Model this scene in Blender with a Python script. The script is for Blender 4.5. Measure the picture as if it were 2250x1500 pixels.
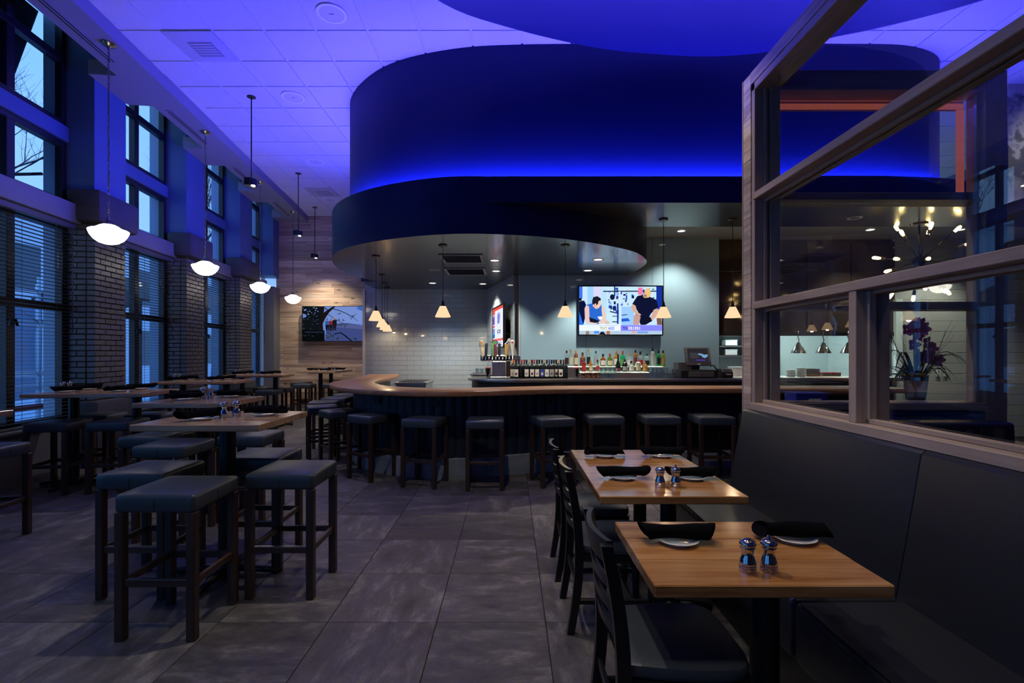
import bpy, bmesh, math, random
from math import sin, cos, pi, radians, sqrt, atan2
from mathutils import Vector, Matrix, noise as mnoise
random.seed(7)
S = bpy.context.scene
for o in list(bpy.data.objects): bpy.data.objects.remove(o)
C = S.collection

# ---------------------------------------------------------------- camera, sky, exposure
cam = bpy.data.cameras.new('camera'); camo = bpy.data.objects.new('camera', cam); C.objects.link(camo)
cam.sensor_width = 36.0; cam.lens = 1080.0/2250.0*36.0
cam.shift_x = 3.0/2250.0; cam.shift_y = 27.0/2250.0
cam.clip_start = 0.05; cam.clip_end = 300
camo.location = (0, 0, 1.5); camo.rotation_euler = (pi/2, 0, 0)
S.camera = camo
W = bpy.data.worlds.new('dusk_sky'); S.world = W; W.use_nodes = True
_n = W.node_tree.nodes; _l = W.node_tree.links
_bg = _n['Background']; _tc = _n.new('ShaderNodeTexCoord'); _sx = _n.new('ShaderNodeSeparateXYZ'); _cr = _n.new('ShaderNodeValToRGB')
_l.new(_tc.outputs['Generated'], _sx.inputs[0]); _l.new(_sx.outputs['Z'], _cr.inputs[0]); _l.new(_cr.outputs[0], _bg.inputs[0])
_cr.color_ramp.elements[0].position = 0.0; _cr.color_ramp.elements[0].color = (0.36, 0.50, 0.72, 1)
_cr.color_ramp.elements[1].position = 0.9; _cr.color_ramp.elements[1].color = (0.11, 0.38, 1.0, 1)
_bg.inputs[1].default_value = 2.1
S.view_settings.view_transform = 'Standard'; S.view_settings.look = 'None'
S.view_settings.exposure = 0.0; S.view_settings.gamma = 1.0; S.view_settings.use_curve_mapping = False
cy = S.cycles
cy.max_bounces = 7; cy.diffuse_bounces = 3; cy.glossy_bounces = 3; cy.transmission_bounces = 6; cy.transparent_max_bounces = 16
cy.caustics_reflective = False; cy.caustics_refractive = False
cy.use_adaptive_sampling = True; cy.adaptive_threshold = 0.04; cy.sample_clamp_indirect = 4.0; cy.use_light_tree = True; cy.use_denoising = True

# ---------------------------------------------------------------- helpers
def lin(c):
    return tuple(((v/255.0)/12.92 if v/255.0 <= 0.04045 else ((v/255.0+0.055)/1.055)**2.4) for v in c)
MATS = {}
def newmat(name):
    m = bpy.data.materials.new(name); m.use_nodes = True; MATS[name] = m
    return m, m.node_tree.nodes, m.node_tree.links, m.node_tree.nodes['Principled BSDF']
def P(name, col, rough=0.5, metal=0.0, emit=None, es=1.0, spec=0.5, coat=0.0, trans=0.0, bump=0.0, bscale=40.0, ior=1.45, var=0.0):
    m, n, l, b = newmat(name)
    b.inputs['Base Color'].default_value = (*col, 1); b.inputs['Roughness'].default_value = rough
    b.inputs['Metallic'].default_value = metal; b.inputs['Specular IOR Level'].default_value = spec
    b.inputs['Coat Weight'].default_value = coat; b.inputs['Coat Roughness'].default_value = 0.1
    b.inputs['Transmission Weight'].default_value = trans; b.inputs['IOR'].default_value = ior
    if emit: b.inputs['Emission Color'].default_value = (*emit, 1); b.inputs['Emission Strength'].default_value = es
    if bump or var:
        tc = n.new('ShaderNodeTexCoord'); nz = n.new('ShaderNodeTexNoise'); nz.inputs['Scale'].default_value = bscale; nz.inputs['Detail'].default_value = 4
        l.new(tc.outputs['Object'], nz.inputs['Vector'])
        if bump:
            bp = n.new('ShaderNodeBump'); bp.inputs['Strength'].default_value = bump; bp.inputs['Distance'].default_value = 0.01
            l.new(nz.outputs[0], bp.inputs['Height']); l.new(bp.outputs[0], b.inputs['Normal'])
        if var:
            mx = n.new('ShaderNodeMix'); mx.data_type = 'RGBA'; mx.inputs[6].default_value = (*[v*(1-var) for v in col], 1); mx.inputs[7].default_value = (*[min(1, v*(1+var)) for v in col], 1)
            l.new(nz.outputs[0], mx.inputs[0]); l.new(mx.outputs[2], b.inputs['Base Color'])
    return m
def E(name, col, s):
    m, n, l, b = newmat(name); n.remove(b); e = n.new('ShaderNodeEmission'); e.inputs[0].default_value = (*col, 1); e.inputs[1].default_value = s
    l.new(e.outputs[0], n['Material Output'].inputs[0]); return m
def GLASS(name, tint, ior=1.5, boost=1.0, rough=0.0):
    m, n, l, b = newmat(name); n.remove(b)
    t = n.new('ShaderNodeBsdfTransparent'); t.inputs[0].default_value = (*tint, 1)
    g = n.new('ShaderNodeBsdfGlossy'); g.inputs['Roughness'].default_value = rough; g.inputs[0].default_value = (1, 1, 1, 1)
    f = n.new('ShaderNodeFresnel'); ge = n.new('ShaderNodeNewGeometry'); mr = n.new('ShaderNodeMapRange'); mr.inputs[3].default_value = ior; mr.inputs[4].default_value = 1.0/ior; l.new(ge.outputs['Backfacing'], mr.inputs[0]); l.new(mr.outputs[0], f.inputs[0]); mu = n.new('ShaderNodeMath'); mu.operation = 'MULTIPLY'; mu.inputs[1].default_value = boost; mu.use_clamp = True
    mx = n.new('ShaderNodeMixShader'); l.new(f.outputs[0], mu.inputs[0]); l.new(mu.outputs[0], mx.inputs[0]); l.new(t.outputs[0], mx.inputs[1]); l.new(g.outputs[0], mx.inputs[2])
    l.new(mx.outputs[0], n['Material Output'].inputs[0]); return m
def WOOD(name, cols, axis, rough=0.4, grain=1.0, rnd=0.5, tone=None, coat=0.0, knots=0.0, bump=0.15):
    """streaky timber: cols dark..light; axis = grain direction 0/1/2; each object gets its own stretch of grain"""
    m, n, l, b = newmat(name)
    tc = n.new('ShaderNodeTexCoord'); oi = n.new('ShaderNodeObjectInfo')
    mu = n.new('ShaderNodeVectorMath'); mu.operation = 'SCALE'; mu.inputs[0].default_value = (31.7, 17.3, 23.9); l.new(oi.outputs['Random'], mu.inputs['Scale'])
    ad = n.new('ShaderNodeVectorMath'); l.new(tc.outputs['Object'], ad.inputs[0]); l.new(mu.outputs[0], ad.inputs[1])
    mp = n.new('ShaderNodeMapping'); sc = [9.0*grain]*3; sc[axis] = 0.9*grain; mp.inputs['Scale'].default_value = sc; l.new(ad.outputs[0], mp.inputs[0])
    n1 = n.new('ShaderNodeTexNoise'); n1.inputs['Scale'].default_value = 1.3; n1.inputs['Detail'].default_value = 7; n1.inputs['Distortion'].default_value = 0.9; n1.inputs['Roughness'].default_value = 0.62; l.new(mp.outputs[0], n1.inputs['Vector'])
    mp2 = n.new('ShaderNodeMapping'); sc2 = [70.0*grain]*3; sc2[axis] = 1.6*grain; mp2.inputs['Scale'].default_value = sc2; l.new(ad.outputs[0], mp2.inputs[0])
    n2 = n.new('ShaderNodeTexNoise'); n2.inputs['Scale'].default_value = 1.5; n2.inputs['Detail'].default_value = 3; l.new(mp2.outputs[0], n2.inputs['Vector'])
    mm = n.new('ShaderNodeMath'); mm.operation = 'MULTIPLY_ADD'; mm.inputs[1].default_value = 0.35; l.new(n2.outputs[0], mm.inputs[0]); l.new(n1.outputs[0], mm.inputs[2])
    cr = n.new('ShaderNodeValToRGB'); els = cr.color_ramp.elements
    els[0].position = 0.42; els[0].color = (*cols[0], 1); els[1].position = 0.88; els[1].color = (*cols[-1], 1)
    for i, c in enumerate(cols[1:-1]): e = els.new(0.42+0.46*(i+1)/(len(cols)-1)); e.color = (*c, 1)
    l.new(mm.outputs[0], cr.inputs[0]); out = cr.outputs[0]
    if knots:
        mp3 = n.new('ShaderNodeMapping'); sc3 = [6.0]*3; sc3[axis] = 1.7; mp3.inputs['Scale'].default_value = sc3; l.new(ad.outputs[0], mp3.inputs[0])
        vo = n.new('ShaderNodeTexVoronoi'); vo.inputs['Scale'].default_value = 1.0; l.new(mp3.outputs[0], vo.inputs['Vector'])
        k = n.new('ShaderNodeValToRGB'); k.color_ramp.elements[0].position = 0.05; k.color_ramp.elements[0].color = (1, 1, 1, 1); k.color_ramp.elements[1].position = 0.16; k.color_ramp.elements[1].color = (0, 0, 0, 1); l.new(vo.outputs['Distance'], k.inputs[0])
        kk = n.new('ShaderNodeMath'); kk.operation = 'MULTIPLY'; kk.inputs[1].default_value = knots; l.new(k.outputs[0], kk.inputs[0])
        mx = n.new('ShaderNodeMix'); mx.data_type = 'RGBA'; mx.inputs[7].default_value = (*[v*0.25 for v in cols[0]], 1); l.new(kk.outputs[0], mx.inputs[0]); l.new(out, mx.inputs[6]); out = mx.outputs[2]
    if rnd:
        hs = n.new('ShaderNodeHueSaturation'); ma = n.new('ShaderNodeMapRange'); ma.inputs[3].default_value = 1-rnd; ma.inputs[4].default_value = 1+rnd*0.7; l.new(oi.outputs['Random'], ma.inputs[0]); l.new(ma.outputs[0], hs.inputs['Value'])
        l.new(out, hs.inputs['Color']); out = hs.outputs[0]
    l.new(out, b.inputs['Base Color']); b.inputs['Roughness'].default_value = rough; b.inputs['Coat Weight'].default_value = coat; b.inputs['Coat Roughness'].default_value = 0.15
    if bump:
        bp = n.new('ShaderNodeBump'); bp.inputs['Strength'].default_value = bump; bp.inputs['Distance'].default_value = 0.004; l.new(mm.outputs[0], bp.inputs['Height']); l.new(bp.outputs[0], b.inputs['Normal'])
    return m
def STONE(name, c0, c1, c2, rough=0.55, scale=2.0, bump=0.25, rnd=0.25, stretch=(1, 1, 1), dist=0.5, rgh=0.68):
    m, n, l, b = newmat(name)
    tc = n.new('ShaderNodeTexCoord'); oi = n.new('ShaderNodeObjectInfo')
    mu = n.new('ShaderNodeVectorMath'); mu.operation = 'SCALE'; mu.inputs[0].default_value = (41.7, 27.3, 13.9); l.new(oi.outputs['Random'], mu.inputs['Scale'])
    ad = n.new('ShaderNodeVectorMath'); l.new(tc.outputs['Object'], ad.inputs[0]); l.new(mu.outputs[0], ad.inputs[1])
    mp = n.new('ShaderNodeMapping'); mp.inputs['Scale'].default_value = stretch; l.new(ad.outputs[0], mp.inputs[0])
    n1 = n.new('ShaderNodeTexNoise'); n1.inputs['Scale'].default_value = scale; n1.inputs['Detail'].default_value = 9; n1.inputs['Roughness'].default_value = rgh; n1.inputs['Distortion'].default_value = dist; l.new(mp.outputs[0], n1.inputs['Vector'])
    cr = n.new('ShaderNodeValToRGB'); els = cr.color_ramp.elements; els[0].position = 0.3; els[0].color = (*c0, 1); els[1].position = 0.72; els[1].color = (*c2, 1); e = els.new(0.52); e.color = (*c1, 1)
    l.new(n1.outputs[0], cr.inputs[0])
    hs = n.new('ShaderNodeHueSaturation'); ma = n.new('ShaderNodeMapRange'); ma.inputs[3].default_value = 1-rnd; ma.inputs[4].default_value = 1+rnd; l.new(oi.outputs['Random'], ma.inputs[0]); l.new(ma.outputs[0], hs.inputs['Value']); l.new(cr.outputs[0], hs.inputs['Color'])
    l.new(hs.outputs[0], b.inputs['Base Color']); b.inputs['Roughness'].default_value = rough
    rr = n.new('ShaderNodeMapRange'); rr.inputs[3].default_value = rough-0.12; rr.inputs[4].default_value = rough+0.15; l.new(n1.outputs[0], rr.inputs[0]); l.new(rr.outputs[0], b.inputs['Roughness'])
    if bump:
        bp = n.new('ShaderNodeBump'); bp.inputs['Strength'].default_value = bump; bp.inputs['Distance'].default_value = 0.006; l.new(n1.outputs[0], bp.inputs['Height']); l.new(bp.outputs[0], b.inputs['Normal'])
    return m

CACHE = {}
def me_from(name, verts, faces, mat, smooth=False):
    me = bpy.data.meshes.new(name); me.from_pydata([tuple(v) for v in verts], [], faces); me.update()
    me.materials.append(MATS[mat] if isinstance(mat, str) else mat)
    if smooth:
        for p in me.polygons: p.use_smooth = True
    return me
def fin(bm, name, mat, smooth=None):
    bmesh.ops.recalc_face_normals(bm, faces=bm.faces)
    me = bpy.data.meshes.new(name); bm.to_mesh(me); bm.free(); me.materials.append(MATS[mat])
    if smooth is not None:
        for p in me.polygons: p.use_smooth = True
        if smooth > 0:
            me.set_sharp_from_angle(angle=radians(smooth))
    return me
def mbox(sx, sy, sz, mat, bev=0.0, seg=1, name='box'):
    k = ('b', round(sx, 4), round(sy, 4), round(sz, 4), mat, bev, seg)
    if k in CACHE: return CACHE[k]
    bm = bmesh.new(); bmesh.ops.create_cube(bm, size=1.0); bmesh.ops.scale(bm, vec=(sx, sy, sz), verts=bm.verts)
    if bev: bmesh.ops.bevel(bm, geom=list(bm.edges), offset=bev, segments=seg, affect='EDGES', profile=0.5)
    me = fin(bm, name, mat, 40 if bev and seg > 1 else None); CACHE[k] = me; return me
def bm_box(bm, c, s, rz=0.0, rx=0.0, ry=0.0):
    r = bmesh.ops.create_cube(bm, size=1.0)['verts']; M = Matrix.Translation(c) @ Matrix.Rotation(rz, 4, 'Z') @ Matrix.Rotation(rx, 4, 'X') @ Matrix.Rotation(ry, 4, 'Y') @ Matrix.Diagonal((*s, 1))
    bmesh.ops.transform(bm, matrix=M, verts=r); return r
def mlathe(prof, mat, seg=24, name='lathe', smooth=40, ring=False):
    k = ('l', tuple(prof), mat, seg, ring)
    if k in CACHE: return CACHE[k]
    v = []; f = []
    for (r, z) in prof:
        for i in range(seg): a = 2*pi*i/seg; v.append((r*cos(a), r*sin(a), z))
    for j in range(len(prof)-1):
        for i in range(seg): i2 = (i+1) % seg; f.append((j*seg+i, j*seg+i2, (j+1)*seg+i2, (j+1)*seg+i))
    if ring:
        j = len(prof)-1
        for i in range(seg): i2 = (i+1) % seg; f.append((j*seg+i, j*seg+i2, i2, i))
    if not ring and prof[0][0] > 1e-5: f.append(tuple(range(seg))[::-1])
    if not ring and prof[-1][0] > 1e-5: f.append(tuple((len(prof)-1)*seg+i for i in range(seg)))
    bm = bmesh.new(); me0 = bpy.data.meshes.new('t'); me0.from_pydata(v, [], f); bm.from_mesh(me0); bpy.data.meshes.remove(me0)
    bmesh.ops.remove_doubles(bm, verts=bm.verts, dist=1e-6)
    me = fin(bm, name, mat, smooth); CACHE[k] = me; return me
def tube_geo(path, r, seg=8, closed=False):
    """vertices and faces of a tube along path; r number or list"""
    n = len(path); pts = [Vector(p) for p in path]; rs = r if isinstance(r, (list, tuple)) else [r]*n
    v = []; f = []; up = Vector((0, 0, 1)); prev = None
    for i in range(n):
        a = pts[max(i-1, 0)] if not closed else pts[(i-1) % n]; b = pts[min(i+1, n-1)] if not closed else pts[(i+1) % n]
        t = (b-a).normalized() if (b-a).length > 1e-9 else Vector((0, 0, 1))
        if prev is None: s = t.cross(up) if abs(t.z) < 0.95 else t.cross(Vector((1, 0, 0)))
        else: s = prev - t*prev.dot(t)
        if s.length < 1e-6: s = t.orthogonal()
        s.normalize(); prev = s; q = t.cross(s)
        for k in range(seg): an = 2*pi*k/seg; v.append(pts[i]+(s*cos(an)+q*sin(an))*rs[i])
    for i in range(n-1 if not closed else n):
        j = (i+1) % n
        for k in range(seg): k2 = (k+1) % seg; f.append((i*seg+k, i*seg+k2, j*seg+k2, j*seg+k))
    if not closed: f.append(tuple(range(seg))[::-1]); f.append(tuple((n-1)*seg+k for k in range(seg)))
    return v, f
def mtube(path, r, mat, seg=8, closed=False, name='tube'):
    v, f = tube_geo(path, r, seg, closed); return me_from(name, v, f, mat, True)
def mjoin(geos, mat, name='mesh', smooth=True):
    V = []; F = []
    for v, f in geos: b = len(V); V += list(v); F += [tuple(i+b for i in q) for q in f]
    return me_from(name, V, F, mat, smooth)
def mprism(outline, z0, z1, mat, name='prism', bev=0.0, smooth=35):
    bm = bmesh.new(); vs = [bm.verts.new((x, y, z0)) for x, y in outline]; f = bm.faces.new(vs)
    r = bmesh.ops.extrude_face_region(bm, geom=[f]); top = [g for g in r['geom'] if isinstance(g, bmesh.types.BMVert)]
    bmesh.ops.translate(bm, vec=(0, 0, z1-z0), verts=top)
    if bev:
        ed = [e for e in bm.edges if abs(e.verts[0].co.z-e.verts[1].co.z) < 1e-6]; bmesh.ops.bevel(bm, geom=ed, offset=bev, segments=2, affect='EDGES', profile=0.5)
    bmesh.ops.triangulate(bm, faces=[q for q in bm.faces if len(q.verts) > 4])
    return fin(bm, name, mat, smooth)
def smoothline(pts, step=0.08):
    """Catmull-Rom through pts, resampled"""
    P_ = [Vector((*p, 0)) for p in pts]; out = []
    for i in range(len(P_)-1):
        p0 = P_[max(i-1, 0)]; p1 = P_[i]; p2 = P_[i+1]; p3 = P_[min(i+2, len(P_)-1)]
        n = max(2, int((p2-p1).length/step))
        t0 = 0.0; t1 = t0+max((p1-p0).length, 1e-3)**0.5; t2 = t1+max((p2-p1).length, 1e-3)**0.5; t3 = t2+max((p3-p2).length, 1e-3)**0.5
        for k in range(n):
            t = t1+(t2-t1)*k/n
            A1 = p0*((t1-t)/(t1-t0))+p1*((t-t0)/(t1-t0)); A2 = p1*((t2-t)/(t2-t1))+p2*((t-t1)/(t2-t1)); A3 = p2*((t3-t)/(t3-t2))+p3*((t-t2)/(t3-t2))
            B1 = A1*((t2-t)/(t2-t0))+A2*((t-t0)/(t2-t0)); B2 = A2*((t3-t)/(t3-t1))+A3*((t-t1)/(t3-t1)); c = B1*((t2-t)/(t2-t1))+B2*((t-t1)/(t2-t1)); out.append((c.x, c.y))
    out.append((P_[-1].x, P_[-1].y)); return out
def offset(line, d):
    out = []; n = len(line)
    for i in range(n):
        a = line[max(i-1, 0)]; b = line[min(i+1, n-1)]; tx, ty = b[0]-a[0], b[1]-a[1]; L = sqrt(tx*tx+ty*ty) or 1; out.append((line[i][0]-ty/L*d, line[i][1]+tx/L*d))
    return out
def arclen(line):
    s = [0.0]
    for a, b in zip(line, line[1:]): s.append(s[-1]+sqrt((b[0]-a[0])**2+(b[1]-a[1])**2))
    return s
def along(line, s, d):
    if d <= 0: i = 0
    else:
        i = len(s)-2
        for k in range(len(s)-1):
            if s[k+1] >= d: i = k; break
    t = (d-s[i])/max(s[i+1]-s[i], 1e-9); a, b = line[i], line[i+1]; tx, ty = b[0]-a[0], b[1]-a[1]; L = sqrt(tx*tx+ty*ty) or 1
    return (a[0]+tx*t, a[1]+ty*t), (tx/L, ty/L)

def O(name, me, loc=(0, 0, 0), parent=None, rz=0.0, rot=None, scale=None):
    o = bpy.data.objects.new(name, me); C.objects.link(o); o.location = loc
    o.rotation_euler = rot if rot else (0, 0, rz)
    if scale: o.scale = scale
    if parent: o.parent = parent
    return o
def T(name, label, cat, loc=(0, 0, 0), rz=0.0, group=None):
    o = O(name, None, loc, None, rz); tag(o, label, cat, group); return o
def tag(o, label=None, cat=None, group=None, kind=None):
    if label: o['label'] = label
    if cat: o['category'] = cat
    if group: o['group'] = group
    if kind: o['kind'] = kind
    return o
def STR(name, me=None, loc=(0, 0, 0), rz=0.0, label=None):
    o = O(name, me, loc, None, rz); o['kind'] = 'structure'
    if label: o['label'] = label
    return o
def B(name, c, s, mat, parent=None, bev=0.0, seg=1, rz=0.0, rot=None):
    return O(name, mbox(s[0], s[1], s[2], mat, bev, seg, name), c, parent, rz, rot)
def copy_tree(o, parent=None):
    c = o.copy(); C.objects.link(c); c.parent = parent
    for ch in CH.get(o.name, []): copy_tree(ch, c)
    return c
CH = {}
def index_children():
    CH.clear()
    for o in bpy.data.objects:
        if o.parent: CH.setdefault(o.parent.name, []).append(o)
def clone(proto, loc, rz, label, group=None, cat=None):
    c = copy_tree(proto); c.location = loc; c.rotation_euler = (0, 0, rz); c['label'] = label
    if group: c['group'] = group
    if cat: c['category'] = cat
    return c
def text_mesh(body, size, mat, align='CENTER', bold=0.0):
    cu = bpy.data.curves.new('t', 'FONT'); cu.body = body; cu.size = size; cu.align_x = align; cu.align_y = 'CENTER'; cu.offset = bold; cu.resolution_u = 3
    ob = bpy.data.objects.new('t', cu); C.objects.link(ob); dg = bpy.context.evaluated_depsgraph_get()
    me = bpy.data.meshes.new_from_object(ob.evaluated_get(dg)); bpy.data.objects.remove(ob); bpy.data.curves.remove(cu)
    me.materials.clear(); me.materials.append(MATS[mat]); return me
def lamp(name, kind, loc, energy, col, parent=None, size=0.05, rot=(0, 0, 0), angle=90, blend=0.5):
    ld = bpy.data.lights.new(name, kind); ld.energy = energy; ld.color = col
    if kind == 'SPOT': ld.spot_size = radians(angle); ld.spot_blend = blend; ld.shadow_soft_size = size
    elif kind == 'POINT': ld.shadow_soft_size = size
    elif kind == 'AREA': ld.size = size
    o = bpy.data.objects.new(name, ld); C.objects.link(o); o.location = loc; o.rotation_euler = rot
    if parent: o.parent = parent
    return o

# ---------------------------------------------------------------- materials
WARM = (1.0, 0.72, 0.42); NEUT = (1.0, 0.9, 0.76); BLUE = (0.066, 0.054, 1.0)
STONE('floor_stone', lin((60, 56, 54)), lin((92, 87, 82)), lin((146, 140, 132)), 0.45, 3.2, 0.8, 0.28, (1, 2.2, 1), 0.2, 0.78)
P('grout', lin((22, 22, 26)), 0.9)
STONE('plinth_stone', lin((110, 120, 126)), lin((145, 152, 156)), lin((172, 177, 180)), 0.5, 2.5, 0.15, 0.15)
P('ceiling_grid', (0.72, 0.72, 0.74), 0.6)
P('ceiling_panel', (0.78, 0.78, 0.80), 0.9, bump=0.9, bscale=170, var=0.10)
P('soffit_paint', (0.26, 0.26, 0.29), 0.55)
P('wall_paint', (0.075, 0.13, 0.27), 0.5)
P('trim_paint', (0.15, 0.15, 0.16), 0.5)
STONE('brick_paint', (0.085, 0.083, 0.088), (0.105, 0.103, 0.108), (0.135, 0.132, 0.138), 0.36, 14, 0.5, 0.12)
P('mortar', (0.030, 0.031, 0.035), 0.9)
STONE('cap_stone', (0.034, 0.034, 0.038), (0.046, 0.046, 0.05), (0.066, 0.066, 0.072), 0.75, 9, 0.5, 0.05)
P('bronze_frame', (0.012, 0.013, 0.016), 0.35)
GLASS('window_glass', (0.74, 0.86, 0.96), 1.45)
GLASS('blue_fill_glass', (0.45, 0.78, 0.98), 1.45)  # blue tint colours the daylight let in beside and behind the camera
GLASS('partition_glass', (0.95, 0.98, 0.97), 1.5, 1.0)
P('blind_slat', (0.085, 0.08, 0.085), 0.35)
P('stucco', (0.42, 0.50, 0.60), 0.9, bump=0.7, bscale=60)
P('drum_paint', (0.003, 0.011, 0.050), 0.42, spec=0.28, bump=0.05, bscale=120)
P('soffit_dark', (0.036, 0.038, 0.050), 0.27, bump=0.02, bscale=60, coat=0.3)
P('coffer_paint', (0.36, 0.34, 0.30), 0.55)
P('cloud_paint', (0.003, 0.008, 0.060), 0.5, spec=0.25)
WOOD('reclaimed', [lin((104, 80, 64)), lin((168, 138, 112)), lin((200, 172, 144)), lin((214, 190, 164))], 0, 0.6, 0.34, 0.30, knots=0.95)
WOOD('reclaimed_depth', [lin((112, 92, 80)), lin((160, 136, 118)), lin((196, 174, 152)), lin((214, 196, 176))], 1, 0.6, 0.8, 0.28, knots=0.8)
WOOD('reclaimed_up', [lin((112, 92, 80)), lin((160, 136, 118)), lin((196, 174, 152))], 2, 0.6, 0.8, 0.28, knots=0.8)
WOOD('maple_frame_y', [lin((138, 118, 106)), lin((168, 146, 130)), lin((184, 162, 146))], 1, 0.42, 0.8, 0.06)
WOOD('maple_frame_z', [lin((138, 118, 106)), lin((168, 146, 130)), lin((184, 162, 146))], 2, 0.42, 0.8, 0.06)
WOOD('maple_frame_x', [lin((138, 118, 106)), lin((168, 146, 130)), lin((184, 162, 146))], 0, 0.42, 0.8, 0.06)
WOOD('oak_top', [lin((104, 62, 30)), lin((156, 102, 54)), lin((184, 130, 76)), lin((198, 148, 94))], 0, 0.17, 0.8, 0.07, coat=0.35, bump=0.04)
WOOD('oak_grey', [lin((128, 94, 66)), lin((170, 134, 100)), lin((196, 164, 130))], 0, 0.20, 0.8, 0.08, coat=0.25, bump=0.04)
WOOD('oak_bar', [lin((110, 68, 40)), lin((160, 108, 66)), lin((190, 138, 90))], 0, 0.28, 0.7, 0.0, coat=0.15, bump=0.06)
WOOD('walnut_leg', [lin((34, 24, 20)), lin((58, 40, 32)), lin((78, 54, 42))], 2, 0.35, 1.4, 0.1)
WOOD('walnut_rail', [lin((34, 24, 20)), lin((58, 40, 32)), lin((78, 54, 42))], 0, 0.35, 1.4, 0.1)
P('leather', lin((62, 68, 72)), 0.34, bump=0.06, bscale=220)
P('leather_bench', lin((38, 39, 43)), 0.36, bump=0.05, bscale=200)
P('stitch', lin((26, 28, 32)), 0.6)
P('black_wood', (0.008, 0.008, 0.010), 0.28)
P('black_metal', (0.012, 0.013, 0.016), 0.35, 0.3)
P('steel_strip', (0.35, 0.36, 0.40), 0.25, 1.0)
P('chrome', (0.55, 0.54, 0.53), 0.13, 1.0)
P('brushed_steel', (0.48, 0.48, 0.50), 0.28, 1.0)
P('copper', (0.80, 0.42, 0.26), 0.15, 1.0)
P('ceramic', (0.80, 0.79, 0.77), 0.12)
P('napkin', (0.003, 0.003, 0.004), 0.95, spec=0.08, bump=0.2, bscale=300)
P('antique_brass', (0.10, 0.08, 0.06), 0.3, 0.9)
P('nickel', (0.40, 0.36, 0.30), 0.22, 1.0)
P('navy_panel', (0.020, 0.028, 0.046), 0.45)
P('navy_flat', (0.011, 0.014, 0.022), 0.4)
P('dark_void', (0.004, 0.004, 0.005), 0.6)
P('subway_tile', (0.37, 0.43, 0.47), 0.07, coat=0.3)
P('tile_grout', (0.27, 0.29, 0.31), 0.8)
P('glass_panel', (0.31, 0.49, 0.60), 0.06, coat=0.2)
P('vent_plate', (0.50, 0.50, 0.52), 0.6); P('speaker_rim', (0.90, 0.90, 0.92), 0.5); P('speaker_grille', (0.66, 0.66, 0.68), 0.8)
P('white_trim', (0.55, 0.55, 0.55), 0.4)
P('tv_black', (0.006, 0.006, 0.008), 0.15)
P('plastic_dark', (0.02, 0.02, 0.022), 0.35)
P('plastic_grey', (0.14, 0.14, 0.15), 0.3)
P('brown_glass', (0.05, 0.036, 0.027), 0.08)
P('kitchen_white', (0.55, 0.66, 0.68), 0.5)
P('kitchen_steel', (0.62, 0.64, 0.64), 0.35, 0.5)
P('shiplap', (0.38, 0.40, 0.38), 0.5, bump=0.15, bscale=30)
P('mill_blue_bin', (0.004, 0.02, 0.35), 0.35)
E('globe_light', (1.0, 0.93, 0.82), 7.0)
E('shade_light', (1.0, 0.64, 0.38), 1.15)
E('bulb_light', (1.0, 0.64, 0.24), 34.0)
E('downlight_lens', (1.0, 0.92, 0.78), 3.0)
E('spot_lens', (1.0, 0.93, 0.80), 40.0)
E('led_blue', BLUE, 760.0)
E('orange_glow', (1.0, 0.20, 0.12), 0.28)  # emission for orange light caught by the wing frame, not a lamp
E('shelf_light', (0.78, 1.0, 0.72), 1.6)
E('kitchen_tube', (0.90, 1.0, 0.98), 75.0)
# ================================================================ THE SETTING
ZC = 5.31
RW = atan2(0.1269, 1.0); WX0 = -4.68
# ---- floor: 61 cm stone tiles
YN, YB = -3.0, 13.6
flo = STR('floor', mbox(17.0, 18.0, 0.1, 'grout'), (1.6, 5.6, -0.056), label='dark grey weathered stone tile floor')
fx0, fy0, ft = -0.414, 2.7486, 0.6095
cells = []
for i in range(-11, 15):
    for j in range(-9, 19):
        cx = fx0+ft*(i+0.5); cyy = fy0+ft*(j+0.5)
        if cyy < 0.3 or cyy > 13.5 or cx > 9.2 or cx < -5.1-0.127*cyy: continue
        ok = cyy > 1.0 and -1.07 < cx/cyy < 1.07
        if cyy > 6.6 and cx > -2.4: ok = False
        if cx > 1.9 and cyy < 5.0: ok = False
        cells.append((not ok, cyy, cx))
cells.sort()
tile_me = mbox(ft-0.0045, ft-0.0045, 0.012, 'floor_stone', 0.0012)
fl0 = flo.location
rest = []
for k, (bad, y, x) in enumerate(cells):
    if bad or k >= 300: rest.append((x, y)); continue
    O('floor_tile', tile_me, (x-fl0.x, y-fl0.y, -0.006+0.056), flo, rz=random.choice((0, pi/2, pi, -pi/2)))
bm = bmesh.new()
for x, y in rest: bm_box(bm, (x-fl0.x, y-fl0.y, 0.050), (ft-0.0045, ft-0.0045, 0.012))
tag(O('floor_tile_field', fin(bm, 'floor_tile_field', 'floor_stone'), (0, 0, 0), flo), kind='stuff')

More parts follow.
